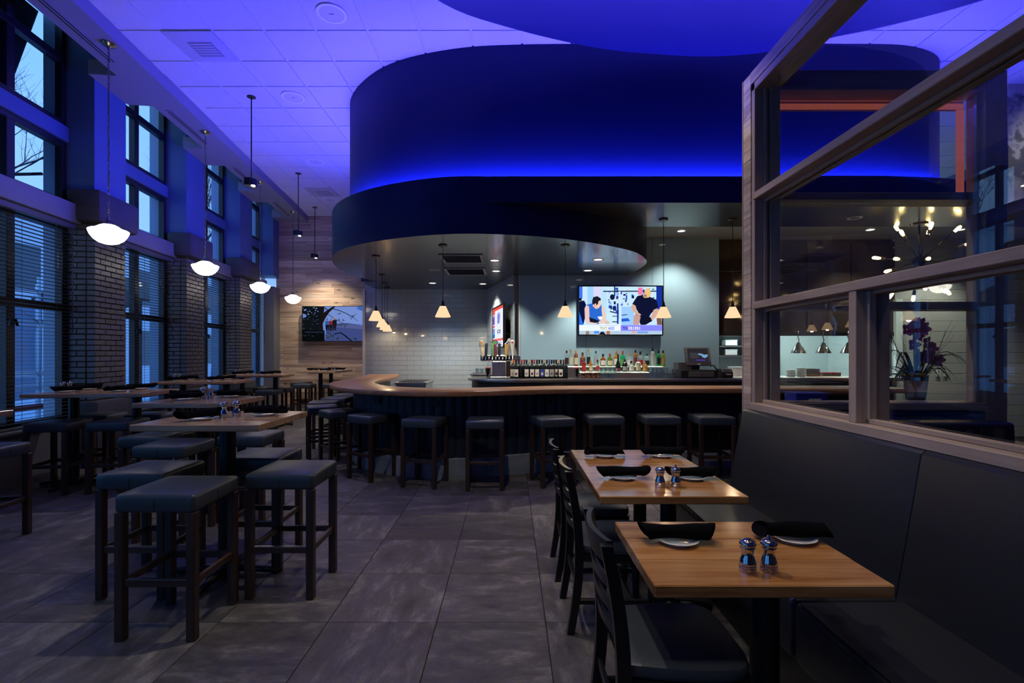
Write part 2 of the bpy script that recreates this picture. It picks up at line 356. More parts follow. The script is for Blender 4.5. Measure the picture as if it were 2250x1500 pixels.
# ---- ceiling: lay-in panels on a 61 cm grid
cei = STR('ceiling', mprism([(WX0+0.40-0.1269*(-8.6+5.6)*1.0-1.6, -8.6), (8.4, -8.6), (8.4, 8.9), (WX0+0.40-0.1269*(8.9+5.6)-1.6, 8.9)], -0.04, 0.04, 'ceiling_grid', 'ceiling', smooth=None), (1.6, 5.6, ZC+0.045), label='white lay-in panel ceiling washed in blue light')
gx0, gy0 = -3.516, 5.779
pan_me = mbox(ft-0.026, ft-0.026, 0.012, 'ceiling_panel', 0.003)
crest = []; cc = []
for i in range(-6, 22):
    for j in range(-14, 14):
        cx = gx0+ft*(i+0.5); cyy = gy0+ft*(j+0.5)
        if cyy < -2.6 or cyy > 13.6 or cx > 9.4 or cx < -4.0-0.127*cyy: continue
        vis = cyy > 4.6 and cx/cyy > -0.75 and ((cx < -0.1 and not (cx > -2.0 and cyy > 7.5)) or (cyy < 6.4 and cx > 3.0))
        (cc if vis else crest).append((cx, cyy))
for x, y in cc[:300]: O('ceiling_panel', pan_me, (x-1.6, y-5.6, -0.045), cei)
bm = bmesh.new()
for x, y in crest+cc[300:]: bm_box(bm, (x-1.6, y-5.6, -0.045), (ft-0.026, ft-0.026, 0.012))
tag(O('ceiling_panel_field', fin(bm, 'ceiling_panel_field', 'ceiling_panel'), (0, 0, 0), cei), kind='stuff')

# ---- left window wall, turned 7.2 degrees to the grid. local x = into the room, local y = along the wall
def WP(x, t, z): return (WX0+x*cos(RW)-t*sin(RW), x*sin(RW)+t*cos(RW), z)
def wt(Y): return Y*1.00802
PIER = [(wt(4.22), wt(4.86)), (wt(6.505), wt(7.14)), (wt(8.79), wt(9.43)), (wt(11.06), wt(11.73)), (wt(13.15), wt(13.75))]
BAYS = [(PIER[k][1], PIER[k+1][0]) for k in range(4)]
Z_SILL, Z_LIN0, Z_LIN1, Z_SP0, Z_SP1, Z_POCK, Z_SOF = 0.60, 3.20, 3.45, 4.27, 4.47, 6.25, 5.135
wl = STR('wall_left', mbox(0.6, 7.3, 2.9, 'wall_paint'), WP(-0.30, wt(4.22)-3.65, 4.95), RW, 'painted window wall with tall bays between brick piers')
def LW(name, x0, x1, t0, t1, z0, z1, mat, bev=0.0):    # a box of the window wall, as a part of wall_left
    M = Matrix.Rotation(-RW, 3, 'Z'); c = Vector(WP((x0+x1)/2, (t0+t1)/2, (z0+z1)/2))-wl.location
    return B(name, M @ c, (x1-x0, t1-t0, z1-z0), mat, wl, bev)
for k, (a, b) in enumerate(PIER):
    LW('pilaster', -0.60, 0.0, a, b, 3.60 if k else 0.0, Z_POCK, 'wall_paint', 0.004)
for a, b in BAYS:
    LW('sill_wall', -0.60, -0.12, a, b, 0.0, Z_SILL, 'trim_paint'); LW('sill_board', -0.36, -0.10, a+0.01, b-0.01, Z_SILL, Z_SILL+0.03, 'trim_paint', 0.004)
    LW('beam', -0.58, -0.16, a, b, Z_LIN0, Z_LIN1, 'trim_paint', 0.006); LW('spandrel', -0.58, -0.30, a, b, Z_SP0, Z_SP1, 'wall_paint', 0.006)
    LW('pocket_ceiling', -0.60, 0.40, a, b, Z_POCK-0.05, Z_POCK, 'wall_paint')
    LW('reveal', -0.603, -0.425, a-0.005, a+0.012, Z_SILL, Z_POCK-0.06, 'stucco'); LW('reveal', -0.603, -0.425, b-0.012, b+0.005, Z_SILL, Z_POCK-0.06, 'stucco')
LW('end_panel', -0.25, 0.02, PIER[4][0], PIER[4][1]-0.02, 0.0, 3.3, 'trim_paint', 0.004)
for k in range(3):      # glazed bays beside and behind the camera
    b = wt(4.22)-2.30*k; a = b-1.66
    LW('pilaster', -0.60, 0.0, a-0.64, a, 0.0, 3.5, 'wall_paint', 0.004); LW('sill_wall', -0.60, -0.12, a, b, 0.0, Z_SILL, 'trim_paint'); LW('near_pane', -0.384, -0.376, a, b, Z_SILL, 3.5, 'blue_fill_glass'); LW('near_mullion', -0.42, -0.34, (a+b)/2-0.055, (a+b)/2+0.055, Z_SILL, 3.5, 'bronze_frame'); LW('near_transom', -0.42, -0.34, a, b, 2.05, 2.15, 'bronze_frame')
LW('near_wall', -0.60, 0.0, -3.3, wt(4.22)-4.60-1.66-0.64, 0.0, 3.5, 'wall_paint')
# soffit along the wall: reaches the pilasters, stays clear of the window pockets
so = [(0.80, -6.0), (0.80, 13.9)]
ed = [(0.0, 13.9), (0.0, PIER[4][0]-0.12)]
for k in (3, 2, 1, 0): ed += [(0.34, PIER[k+1][0]-0.12), (0.34, PIER[k][1]+0.04), (0.0, PIER[k][1]+0.04), (0.0, PIER[k][0]-0.12)]
ed += [(0.0, -6.0)]
O('soffit', mprism([WP(x, t, 0)[:2] for x, t in so+ed], Z_SOF, ZC+0.02, 'soffit_paint', 'soffit', smooth=None), (0, 0, 0))
sof = bpy.data.objects['soffit']; sof.name = 'trim_1'; tag(sof, 'grey dropped soffit running along the window wall', kind='structure')
LW('pocket_back', 0.33, 0.36, PIER[0][0], 13.8, ZC+0.02, Z_POCK, 'wall_paint')
# windows in the four bays
def bar(name, x, t0, t1, z0, z1, d, par, mat='bronze_frame'):
    c = WP(x, (t0+t1)/2, (z0+z1)/2); return O(name, mbox(d, t1-t0, z1-z0, mat, 0.004), (Vector(c)-par.location) @ Matrix.Rotation(RW, 3, 'Z'), par)
wn = 0
for bi, (a, b) in enumerate(BAYS):
    for (z0, z1, tz) in ((Z_SILL+0.03, Z_LIN0, 2.10), (Z_LIN1, Z_SP0, None), (Z_SP1, Z_POCK-0.05, 5.33)):
        wn += 1; m = (a+b)/2; x = -0.38
        w = STR('window_%d' % wn, None, WP(x, m, z0), RW)
        f = 0.075
        bar('frame_post', x, a, a+f, z0, z1, 0.09, w); bar('frame_post', x, b-f, b, z0, z1, 0.09, w)
        bar('frame_rail', x, a+f, b-f, z0, z0+f, 0.09, w); bar('frame_rail', x, a+f, b-f, z1-f, z1, 0.09, w)
        zs = [(z0+f, z1-f)]
        if tz: bar('transom', x, a+f, b-f, tz-0.05, tz+0.05, 0.09, w); zs = [(z0+f, tz-0.05), (tz+0.05, z1-f)]
        for q0, q1 in zs:
            bar('mullion', x, m-0.055, m+0.055, q0, q1, 0.09, w)
            bar('pane', x, a+f, m-0.055, q0, q1, 0.008, w, 'window_glass'); bar('pane', x, m+0.055, b-f, q0, q1, 0.008, w, 'window_glass')
        if tz == 2.10:
            for dt in (-0.09, 0.09):
                c = WP(x+0.07, m+dt*0.45, 1.86); O('latch', mbox(0.03, 0.018, 0.09, 'black_metal', 0.006), (Vector(c)-w.location) @ Matrix.Rotation(RW, 3, 'Z'), w, rot=(0.35 if dt > 0 else -0.35, 0, 0))

# ---- back wall: reclaimed boards, baseboard, small high window in the corner pocket
wb = STR('wall_back', mbox(5.2, 0.12, ZC, 'dark_void'), (-4.3+0.6, YB+0.07, ZC/2), label='wall clad in pale knotty reclaimed boards')
z = 0.10; bi = 0
random.seed(21)
while z < ZC-0.02:
    h = random.choice((0.09, 0.125, 0.125, 0.155, 0.19)); h = min(h, ZC-z); x = -6.5-random.random()*0.9
    while x < -2.6:
        Lg = random.uniform(0.9, 2.4); x1 = min(x+Lg, -2.6); xa = max(x, -6.48)
        if x1-xa > 0.08: B('board', ((xa+x1)/2-wb.location.x, -0.07+random.uniform(-0.004, 0.002), z+h/2-wb.location.z), (x1-xa-0.003, 0.022, h-0.003), 'reclaimed', wb, 0.0015)
        x += Lg
    z += h
STR('baseboard_back', mbox(3.9, 0.03, 0.10, 'trim_paint', 0.004), (-4.55, YB-0.03, 0.05))
wn += 1; w = STR('window_%d' % wn, None, (-6.2, YB+0.05, ZC))
for dx in (-0.42, 0.0, 0.42): B('frame_post', (dx, 0, 0.42), (0.09, 0.08, 0.8), 'bronze_frame', w)
for dx in (-0.21, 0.21): B('pane', (dx, 0, 0.42), (0.33, 0.008, 0.78), 'window_glass', w)
LW('corner_return', -0.60, -0.45, 13.4, 13.95, 0, Z_POCK, 'wall_paint')
# ---- unseen sides of the room
wf = STR('wall_front', mbox(17.0, 0.12, 0.4, 'wall_paint'), (1.6, YN-0.06, 0.2), label='unseen front wall with glazing added for blue fill light')
B('head_wall', (0, 0, 4.55), (17.0, 0.12, 3.5), 'wall_paint', wf); B('side_wall', (2.3, 0, 1.5), (12.4, 0.12, 2.7), 'trim_paint', wf)
for k in range(3): B('front_post', (-7.4+1.75*k, 0, 1.5), (0.14, 0.14, 2.7), 'bronze_frame', wf)
for k in range(2): B('front_pane', (-6.52+1.75*k, 0, 1.5), (1.61, 0.008, 2.6), 'blue_fill_glass', wf)  # glazing added out of view for blue fill on camera-facing surfaces
STR('wall_right', mbox(0.12, 18.0, ZC+1.2, 'wall_paint'), (9.5, 5.6, ZC/2+0.5))
STR('roof', mprism([(WX0-0.62-0.1269*-4.0, -4.0), (10.2, -4.0), (10.2, 14.2), (WX0-0.62-0.1269*14.2, 14.2)], ZC+1.10, ZC+1.2, 'dark_void', 'roof', smooth=None)).name = 'ceiling_roof_deck'

# ---- bulkhead over the bar
ZD, ZB0, ZB1 = 2.91, 3.274, 3.578
D_OUT = smoothline([(2.08, 8.79), (2.13, 8.1), (2.10, 7.6), (1.96, 7.2), (1.69, 6.76), (1.245, 6.372), (0.727, 6.05), (0.261, 5.87), (-0.29, 5.76), (-0.84, 5.79), (-1.494, 6.035), (-2.012, 6.372), (-2.40, 6.80), (-2.68, 7.38), (-2.83, 8.1), (-2.80, 8.88), (-2.62, 9.45), (-2.41, 9.75), (-1.74, 10.33), (-0.85, 10.66), (-0.43, 10.72)], 0.1)
D_POLY = D_OUT+[(-0.40, 10.70), (0.16, 8.79)]
bk = STR('bulkhead_low', None, (0, 0, 0), label='curved navy bulkhead hanging over the bar'); bk.name = 'trim_2'
O('drum_ring', mprism(D_POLY, ZD, ZB1, 'drum_paint', 'drum_ring'), (0, 0, 0), bk)
O('drum_underside', mprism(D_POLY, ZD-0.006, ZD-0.001, 'soffit_dark', 'drum_underside'), (0, 0, 0), bk)
F_OUT = smoothline([(-0.84, 5.79), (-0.29, 5.76), (0.6, 5.755), (2.5, 5.755), (4.6, 5.755), (5.5, 5.92), (6.05, 6.3), (6.3, 6.84)], 0.12)
O('band', mprism(F_OUT+[(-0.84, 6.84)], ZB0, ZB1, 'drum_paint', 'band'), (0, 0, 0), bk)
O('band_underside', mprism(F_OUT+[(-0.84, 6.84)], ZB0-0.006, ZB0-0.001, 'soffit_dark', 'band_underside'), (0, 0, 0), bk)
B('coffer_ceiling', (5.9, 8.2, 3.60), (7.6, 2.7, 0.05), 'coffer_paint', bk); B('right_ceiling', (7.9, 6.2, 3.34), (3.2, 1.3, 0.14), 'soffit_dark', bk)
B('left_block', (-2.18, 10.19, (ZD+ZB1)/2), (1.5, 1.14, ZB1-ZD), 'soffit_dark', bk)
U_PTS = [(-1.0, 10.7), (-1.9, 10.4), (-2.4, 9.5), (-2.56, 8.3), (-2.46, 7.52), (-2.28, 7.15), (-2.03, 6.83), (-1.70, 6.53), (-1.30, 6.31), (-0.6, 6.11), (0.05, 6.05), (1.6, 6.03), (3.95, 6.03), (5.0, 6.09), (5.55, 6.36), (5.80, 6.8), (5.88, 7.6), (5.85, 8.75)]
U_OUT = smoothline(U_PTS, 0.12)
O('upper_drum', mprism(U_OUT, 3.605, ZC+0.01, 'drum_paint', 'upper_drum'), (0, 0, 0), bk)
# LED tape lying in the cove between band and upper drum
led_line = [p for p in offset(U_OUT, -0.07)]
i0 = min(range(len(U_OUT)), key=lambda i: abs(U_OUT[i][1]-9.6)+abs(U_OUT[i][0]+2.4)); led_line = led_line[i0:-10]
led = T('led_tape', 'blue LED tape lying in the cove on top of the curved bar bulkhead', 'led strip', (0, 0, ZB1+0.002))
v, f = tube_geo([(x, y, 0.03) for x, y in led_line], 0.012, 6); O('diode_strip', me_from('diode_strip', v, f, 'led_blue', True), (0, 0, 0), led)
a = offset(led_line, -0.016); b = offset(led_line, 0.016); V = []; F = []
for p, q in zip(a, b): V += [(p[0], p[1], 0), (q[0], q[1], 0)]
for i in range(len(a)-1): F.append((2*i, 2*i+1, 2*i+3, 2*i+2))
O('channel', me_from('channel', V, F, 'brushed_steel'), (0, 0, 0.006), led)
# ---- upper bulkhead sweeping over the tables
CL = smoothline([(-1.55, -1.0), (-1.5, 1.5), (-1.35, 3.0), (-1.15, 4.0), (-0.92, 4.45), (-0.545, 4.83), (-0.05, 5.08), (0.684, 5.356), (1.067, 5.46), (1.718, 5.556), (2.3, 5.59), (2.9, 5.50), (3.457, 5.25), (3.81, 5.11), (4.41, 4.78), (5.0, 4.3), (5.4, 3.5), (5.6, 1.5), (5.6, -1.0)], 0.12)
cl = STR('trim_3', mprism(CL, 4.88, ZC+0.01, 'cloud_paint', 'upper_bulkhead'), label='deep blue curved bulkhead overhead')

# ---- walls behind the bar
def tilewall(name, p0, p1, z1, label):
    d = Vector((p1[0]-p0[0], p1[1]-p0[1])); L = d.length; an = atan2(d.y, d.x)
    root = STR(name, mbox(L, 0.1, z1, 'tile_grout'), ((p0[0]+p1[0])/2-sin(an)*-0.05, (p0[1]+p1[1])/2+cos(an)*0.05, z1/2), an, label)
    th, tl = 0.105, 0.305; r = 0; z = 0.72
    while z < z1:
        h = min(th, z1-z); x = -(tl/2 if r % 2 else 0.0)
        while x < L:
            xa, xb = max(x, 0), min(x+tl, L)
            if xb-xa > 0.02 and h > 0.02: O('tile', mbox(xb-xa-0.004, 0.008, h-0.004, 'subway_tile', 0.0015), ((xa+xb)/2-L/2, -0.053, z+h/2-z1/2), root, rot=(random.uniform(-0.004, 0.004), 0, random.uniform(-0.004, 0.004)))
            x += tl
        z += th; r += 1
    return root
tilewall('wall_tile', (-3.18, 10.75), (-0.418, 10.75), 3.5, 'glossy grey subway tile wall behind the bar').name = 'wall_bar_back'
tilewall('wall_return', (-0.418, 10.75), (0.155, 8.82), 2.91, 'short angled tiled return beside the glass wall').name = 'wall_bar_return'
wg = STR('wall_glass', mbox(3.60, 0.1, 3.6, 'dark_void'), (1.945, 8.87, 1.8), label='blue-grey back-painted glass wall behind the bar')
for x0, x1 in ((0.155, 1.347), (1.347, 2.54), (2.54, 3.735)): B('glass_sheet', ((x0+x1)/2-1.945, -0.06, 0), (x1-x0-0.004, 0.014, 3.58), 'glass_panel', wg, 0.002)
B('edge_trim', (0.155-1.945, -0.06, 0), (0.02, 0.03, 3.58), 'white_trim', wg)
STR('trim_4', mbox(0.05, 0.2, 2.91, 'white_trim'), (-3.20, 10.80, 1.455), label='white corner post of the tiled bar wall')
STR('wall_behind_bar', mbox(0.12, 2.8, ZC, 'wall_paint'), (-3.14, 12.2, ZC/2))

# ---- kitchen pass
kw = STR('wall_kitchen', mbox(3.2, 0.12, 1.05, 'navy_flat'), (5.35, 8.96, 0.525), label='kitchen pass wall with bright opening')
B('header', (0, 0, 2.17), (3.2, 0.12, 1.74), 'brown_glass', kw)
for i in range(4):
    for j in range(3): B('header_panel', (-1.2+0.8*i, -0.075, 1.63+0.55*j), (0.785, 0.02, 0.535), 'brown_glass', kw, 0.004)
B('header_frame', (-1.62, -0.06, 2.17), (0.07, 0.08, 1.74), 'bronze_frame', kw); B('header_rail', (0, -0.06, 1.335), (3.2, 0.08, 0.07), 'bronze_frame', kw)
B('jamb', (1.62, 0, 0.7), (0.12, 0.3, 2.5), 'kitchen_white', kw)
kr = STR('wall_kitchen_back', mbox(3.6, 0.1, 2.7, 'kitchen_white'), (5.35, 11.0, 1.35))
STR('wall_kitchen_left', mbox(0.1, 2.1, 2.7, 'kitchen_white'), (3.60, 9.98, 1.35)); STR('wall_kitchen_right', mbox(0.1, 2.1, 2.7, 'kitchen_white'), (7.1, 9.98, 1.35)); STR('ceiling_kitchen', mbox(3.6, 2.1, 0.1, 'kitchen_white'), (5.35, 9.98, 2.75))
# shiplap wall and mural at the far right
ws = STR('wall_shiplap', mbox(2.6, 0.1, 3.6, 'dark_void'), (8.2, 8.95, 1.8), label='grey painted shiplap wall beyond the partition')
for k in range(19): B('board', (0, -0.06, -1.8+0.19*k+0.095), (2.6, 0.022, 0.186), 'shiplap', ws, 0.004)
wm = STR('wall_mural', mbox(2.5, 0.1, 1.9, 'wall_paint'), (8.25, 7.0, 4.38))

# ---- glazed timber partition: long side beside the bench, short wing behind it
PX, PY = 1.80, 3.78; TH = 0.17; GX = PX+0.088
ZS, ZR3, ZR2, ZT = 1.14, 1.855, 2.66, 3.50
pa = T('glazed_partition', 'pale timber framed glass partition standing behind the dark bench', 'partition', (PX, PY, 0))
def pb(name, x0, x1, y0, y1, z0, z1, mat, bev=0.003): return B(name, ((x0+x1)/2-PX, (y0+y1)/2-PY, (z0+z1)/2), (x1-x0, y1-y0, z1-z0), mat, pa, bev)
YE = -0.6; JW = 0.17; PM = PX+TH
pb('dado_wall', PX+0.03, PM-0.02, YE, PY-0.01, 0.0, ZS-0.05, 'wall_paint'); pb('dado_wall', PM-0.02, 3.62, PY-0.15, PY-0.01, 0.0, ZS-0.05, 'wall_paint')
# corner post clad with boards, and boards along the head
zz = 0.0; k = 0
while zz < ZT+0.08:
    h = (0.20, 0.26, 0.17, 0.31, 0.22)[k % 5]; h = min(h, ZT+0.09-zz); pb('post_board', PX-0.012, PX+0.012, PY-0.118, PY-0.004, zz, zz+h-0.002, 'reclaimed_depth', 0.001); zz += h; k += 1
for k in range(5): pb('head_board', PX-0.012, PX+0.012, PY-0.12-0.86*(k+1)+0.002, PY-0.12-0.86*k, ZT+0.0, ZT+0.09, 'reclaimed_depth', 0.001)
pb('corner_trim', PX-0.016, PX+0.02, PY-0.004, PY+0.012, 0.0, ZT+0.09, 'maple_frame_z')
pb('post', PX+0.012, PM, PY-0.16, PY, 0, ZT+0.09, 'maple_frame_z')
pb('jamb', PX-0.006, PX+0.06, PY-0.165, PY-0.12, ZS, ZT, 'maple_frame_z'); pb('jamb_stop', PX+0.06, GX-0.006, PY-0.18, PY-0.12, ZS, ZT, 'maple_frame_z'); pb('jamb_stop', GX+0.012, PM, PY-0.19, PY-0.12, ZS, ZT, 'maple_frame_z')
pb('head_rail', PX-0.006, PM, YE, PY-0.12, ZT-0.055, ZT, 'maple_frame_y'); pb('head_cap', PX+0.012, PM, YE, PY-0.12, ZT, ZT+0.09, 'maple_frame_y')
for zr in (ZR3, ZR2): pb('rail', PX-0.012, PM+0.012, YE, PY-0.15, zr-0.026, zr+0.026, 'maple_frame_y', 0.004); pb('rail_stop', GX-0.03, GX-0.006, YE, PY-0.18, zr-0.048, zr-0.026, 'maple_frame_y'); pb('rail_stop', GX+0.012, GX+0.04, YE, PY-0.18, zr-0.05, zr-0.026, 'maple_frame_y')
pb('sill', PX-0.02, PM+0.01, YE, PY-0.12, ZS-0.055, ZS, 'maple_frame_y', 0.005); pb('sill_stop', GX-0.045, GX-0.006, YE, PY-0.18, ZS, ZS+0.025, 'maple_frame_y')
for ym in (2.58, 1.28, 0.0):
    pb('mullion', PX-0.008, PM, ym-0.028, ym+0.028, ZS, ZR3-0.026, 'maple_frame_z'); pb('mullion_stop', GX-0.045, GX-0.006, ym-0.055, ym+0.055, ZS, ZR3-0.03, 'maple_frame_z')
ys = [PY-0.18, 2.60, 1.28, 0.0, YE]
for y1, y0 in zip(ys, ys[1:]): pb('pane', GX, GX+0.006, y0, y1, ZS, ZR3-0.03, 'partition_glass', 0)
for z0, z1 in ((ZR3+0.026, ZR2-0.05), (ZR2+0.026, ZT-0.05)):
    pb('pane', GX, GX+0.006, YE, PY-0.18, z0, z1, 'partition_glass', 0)
# the wing
WXR = 3.66; WY = PY-0.08
pb('wing_post', WXR-0.16, WXR, PY-0.16, PY, 0, ZT+0.09, 'maple_frame_z')
pb('wing_head', PM, WXR-0.16, PY-0.16, PY, ZT-0.055, ZT+0.09, 'maple_frame_x')
for zr in (ZR3, ZR2): pb('wing_rail', PM, WXR-0.16, PY-0.17, PY+0.01, zr-0.028, zr+0.028, 'maple_frame_x', 0.004)
pb('wing_sill', PM, WXR-0.16, PY-0.18, PY+0.02, ZS-0.055, ZS, 'maple_frame_x', 0.005)
for z0, z1 in ((ZS, ZR3-0.028), (ZR3+0.028, ZR2-0.028), (ZR2+0.028, ZT-0.055)):
    pb('wing_stop', PM, PM+0.03, PY-0.12, PY-0.09, z0, z1, 'maple_frame_z'); pb('wing_stop', WXR-0.19, WXR-0.16, PY-0.12, PY-0.09, z0, z1, 'maple_frame_z')
    pb('pane', PM, WXR-0.16, WY, WY+0.006, z0, z1, 'partition_glass', 0)

ol = T('orange_glow_strip', 'orange light on the partition wing head, imitated by glowing strips', 'led strip', (2.73, PY+0.016, ZT-0.03))  # added emissive strips imitate orange light falling on head and jamb
B('head_strip', (0, 0, 0.0), (1.52, 0.012, 0.034), 'orange_glow', ol); B('head_strip', (0, 0, -0.062), (1.52, 0.012, 0.040), 'orange_glow', ol); B('side_strip', (0.74, 0, -0.42), (0.055, 0.012, 0.66), 'orange_glow', ol); B('channel', (0, 0.008, -0.035), (1.54, 0.004, 0.12), 'maple_frame_x', ol)
# ================================================================ THINGS ON THE WINDOW SIDE
# ---- brick piers
random.seed(5)
PN = ['', 'grey painted brick pier behind the nearest globe pendant', 'grey painted brick pier between the second and third window bays', 'grey painted brick pier between the third and last window bays']
for k in (1, 2, 3):
    a, b = PIER[k]; wd = b-a
    p = T('brick_pier', PN[k], 'pier', WP(0, a, 0), RW, 'brick piers of the window wall')
    B('core', (-0.305, wd/2, 1.8), (0.58, wd-0.03, 3.6), 'mortar', p)
    ch = 0.0728; nb = int((3.23-0.88)/ch); L0 = 0.20
    for r in range(nb):
        z = 0.885+ch*(r+0.5); t = (0.0 if r % 2 == 0 else -0.10)
        while t < wd-0.005:
            t0, t1 = max(t, 0.0), min(t+L0+0.01, wd)
            if t1-t0 > 0.03:
                q = round((t1-t0-0.011)/0.01)*0.01
                O('brick', mbox(0.10, q, ch-0.012, 'brick_paint', 0.004), (-0.05+random.uniform(-0.003, 0.002), (t0+t1)/2, z), p)
            t += L0+0.01
        xs = [(-0.33, -0.112)] if r % 2 else [(-0.33, -0.225), (-0.214, -0.112)]
        for x0, x1 in xs: O('brick', mbox(x1-x0, 0.10, ch-0.012, 'brick_paint', 0.004), ((x0+x1)/2, 0.05+random.uniform(-0.002, 0.003), z), p)
    B('cap_stone', (-0.08, wd/2, 3.445), (0.42, wd+0.20, 0.43), 'cap_stone', p, 0.055, 2)
    B('base_stone', (-0.07, wd/2, 0.44), (0.30, wd+0.12, 0.88), 'cap_stone', p, 0.05, 2)

# ---- venetian blinds, slat by slat
ORD = ['nearest window, left of the first brick pier', 'second window, between two brick piers', 'third window from the camera', 'last window before the board wall']
for k, (a, b) in enumerate(BAYS):
    wd = b-a-0.04
    v = T('venetian_blind', 'dark horizontal slat blind in the '+ORD[k], 'blind', WP(-0.25, (a+b)/2, Z_SILL+0.03), RW, 'slat blinds in the lower windows')
    B('head_rail', (0.01, 0, 2.53), (0.07, wd, 0.07), 'blind_slat', v, 0.004); B('bottom_rail', (0, 0, 0.02), (0.052, wd, 0.022), 'blind_slat', v, 0.004)
    sl = mbox(0.046, wd, 0.0030, 'blind_slat')
    for i in range(54): O('slat', sl, (0, 0, 0.075+0.0445*i), v, rot=(0, radians(-2), 0))
    for dt in (-0.62*wd/2, 0.0, 0.62*wd/2): O('ladder_cord', mbox(0.003, 0.004, 2.46, 'blind_slat'), (0.027, dt, 1.27), v)
    O('wand', mtube([(0.045, wd/2-0.07, 2.46), (0.05, wd/2-0.07, 1.15)], 0.006, 'blind_slat', 6), (0, 0, 0), v)

# ---- slot diffusers in the soffit
for k, (Y, nm) in enumerate(((5.5, 'first'), (7.85, 'second'), (10.1, 'third'), (12.3, 'fourth'))):
    d = T('slot_diffuser', 'long narrow air slot in the window soffit, %s from the camera' % nm, 'air vent', WP(0.50, wt(Y), Z_SOF-0.006), RW, 'slot vents in the window soffit')
    B('frame', (0, 0, 0), (0.10, 1.15, 0.010), 'soffit_paint', d); B('slot', (-0.02, 0, -0.006), (0.014, 1.10, 0.004), 'dark_void', d); B('slot', (0.02, 0, -0.006), (0.014, 1.10, 0.004), 'dark_void', d)

# ---- globe pendants on chains
def make_globe():
    g = T('globe_pendant', 'x', 'pendant lamp', (0, 0, 0), 0, 'schoolhouse globe pendants along the windows')
    O('canopy', mlathe([(0.0, 0.0), (0.075, 0.0), (0.075, -0.012), (0.045, -0.035), (0.02, -0.045), (0.012, -0.07), (0.0, -0.07)], 'nickel', 20), (0, 0, Z_SOF), g)
    geos = []; zt = Z_SOF-0.07; zb = 3.10; n = int((zt-zb)/0.036)
    for i in range(n):
        z = zt-0.022-0.036*i; ring = [(0.011*cos(q)*(1 if i % 2 else 0.15), 0.011*cos(q)*(0.15 if i % 2 else 1), z+0.025*sin(q)) for q in [2*pi*j/8 for j in range(8)]]
        geos.append(tube_geo(ring, 0.0028, 5, True))
    O('chain', mjoin(geos, 'nickel', 'chain'), (0, 0, 0), g)
    O('cord', mtube([(0.006*sin(i*1.9), 0.006*cos(i*1.3), zt-(zt-zb)*i/24) for i in range(25)], 0.0035, 'plastic_dark', 5), (0, 0, 0), g)
    O('fitter', mlathe([(0.0, 0.10), (0.012, 0.10), (0.02, 0.075), (0.028, 0.06), (0.03, 0.03), (0.062, 0.018), (0.066, 0.0), (0.0, 0.0)], 'nickel', 20), (0, 0, 3.008), g)
    gl = O('globe', mlathe([(0.0, -0.225), (0.05, -0.222), (0.10, -0.205), (0.145, -0.17), (0.178, -0.122), (0.193, -0.085), (0.197, -0.068), (0.185, -0.060), (0.15, -0.052), (0.115, -0.030), (0.09, -0.012), (0.065, 0.0), (0.0, 0.0)], 'globe_light', 32), (0, 0, 3.008), g)
    return g
gp = make_globe(); index_children()
GL = ['white globe pendant on a chain, nearest the camera', 'white schoolhouse globe pendant on a chain, second along the windows', 'white schoolhouse globe pendant on a chain, third along the windows', 'white schoolhouse globe pendant on a chain, farthest, in front of the board wall', 'white globe pendant over the long table at the left edge of the picture']
for k, (x, y) in enumerate(((-4.654, 5.76), (-4.955, 8.05), (-5.27, 10.40), (-5.53, 12.60), (-4.4, 3.45))):
    x = WX0+0.70-0.1269*y
    if k == 0: gp.location = (x, y, 0); gp['label'] = GL[0]
    else: clone(gp, (x, y, 0), 0, GL[k])

# ---- spot heads on ceiling stems
def make_spot():
    g = T('stem_spotlight', 'x', 'spotlight', (0, 0, 0), 0, 'black stem spotlights under the panel ceiling')
    O('canopy', mlathe([(0.0, 0.0), (0.062, 0.0), (0.062, -0.012), (0.0, -0.014)], 'black_metal', 20), (0, 0, ZC-0.002), g)
    O('stem', mtube([(0, 0, ZC-0.01), (0, 0, 4.10)], 0.009, 'black_metal', 8), (0, 0, 0), g)
    B('driver_box', (-0.05, -0.01, 4.05), (0.09, 0.05, 0.11), 'black_metal', g, 0.004)
    O('head', mlathe([(0.0, 0.10), (0.05, 0.10), (0.055, 0.09), (0.055, 0.0), (0.046, 0.0), (0.044, 0.02), (0.0, 0.02)], 'black_metal', 20), (0.03, -0.01, 3.98), g, rot=(radians(-8), 0, 0))
    O('lens', mlathe([(0.0, 0.0), (0.026, 0.0), (0.026, 0.004), (0.0, 0.004)], 'spot_lens', 16), (0.03, -0.006, 3.985), g, rot=(radians(-8), 0, 0))
    return g
sp = make_spot(); index_children()
for k, (x, y, lb) in enumerate(((-3.84, 7.28, 'black spotlight head on a ceiling stem, nearest of the three'), (-4.48, 10.37, 'black spotlight head on a ceiling stem, middle of the three'), (-5.09, 12.78, 'black spotlight head on a ceiling stem, nearest the board wall'))):
    if k == 0: sp.location = (x, y, 0); sp['label'] = lb
    else: clone(sp, (x, y, 0), 0, lb)
    lamp('spot_beam', 'SPOT', (x+0.03, y-0.03, 3.955), (100, 170, 190)[k], NEUT, size=0.03, rot=(radians((-8, 12, 14)[k]), 0, 0), angle=105, blend=0.9)

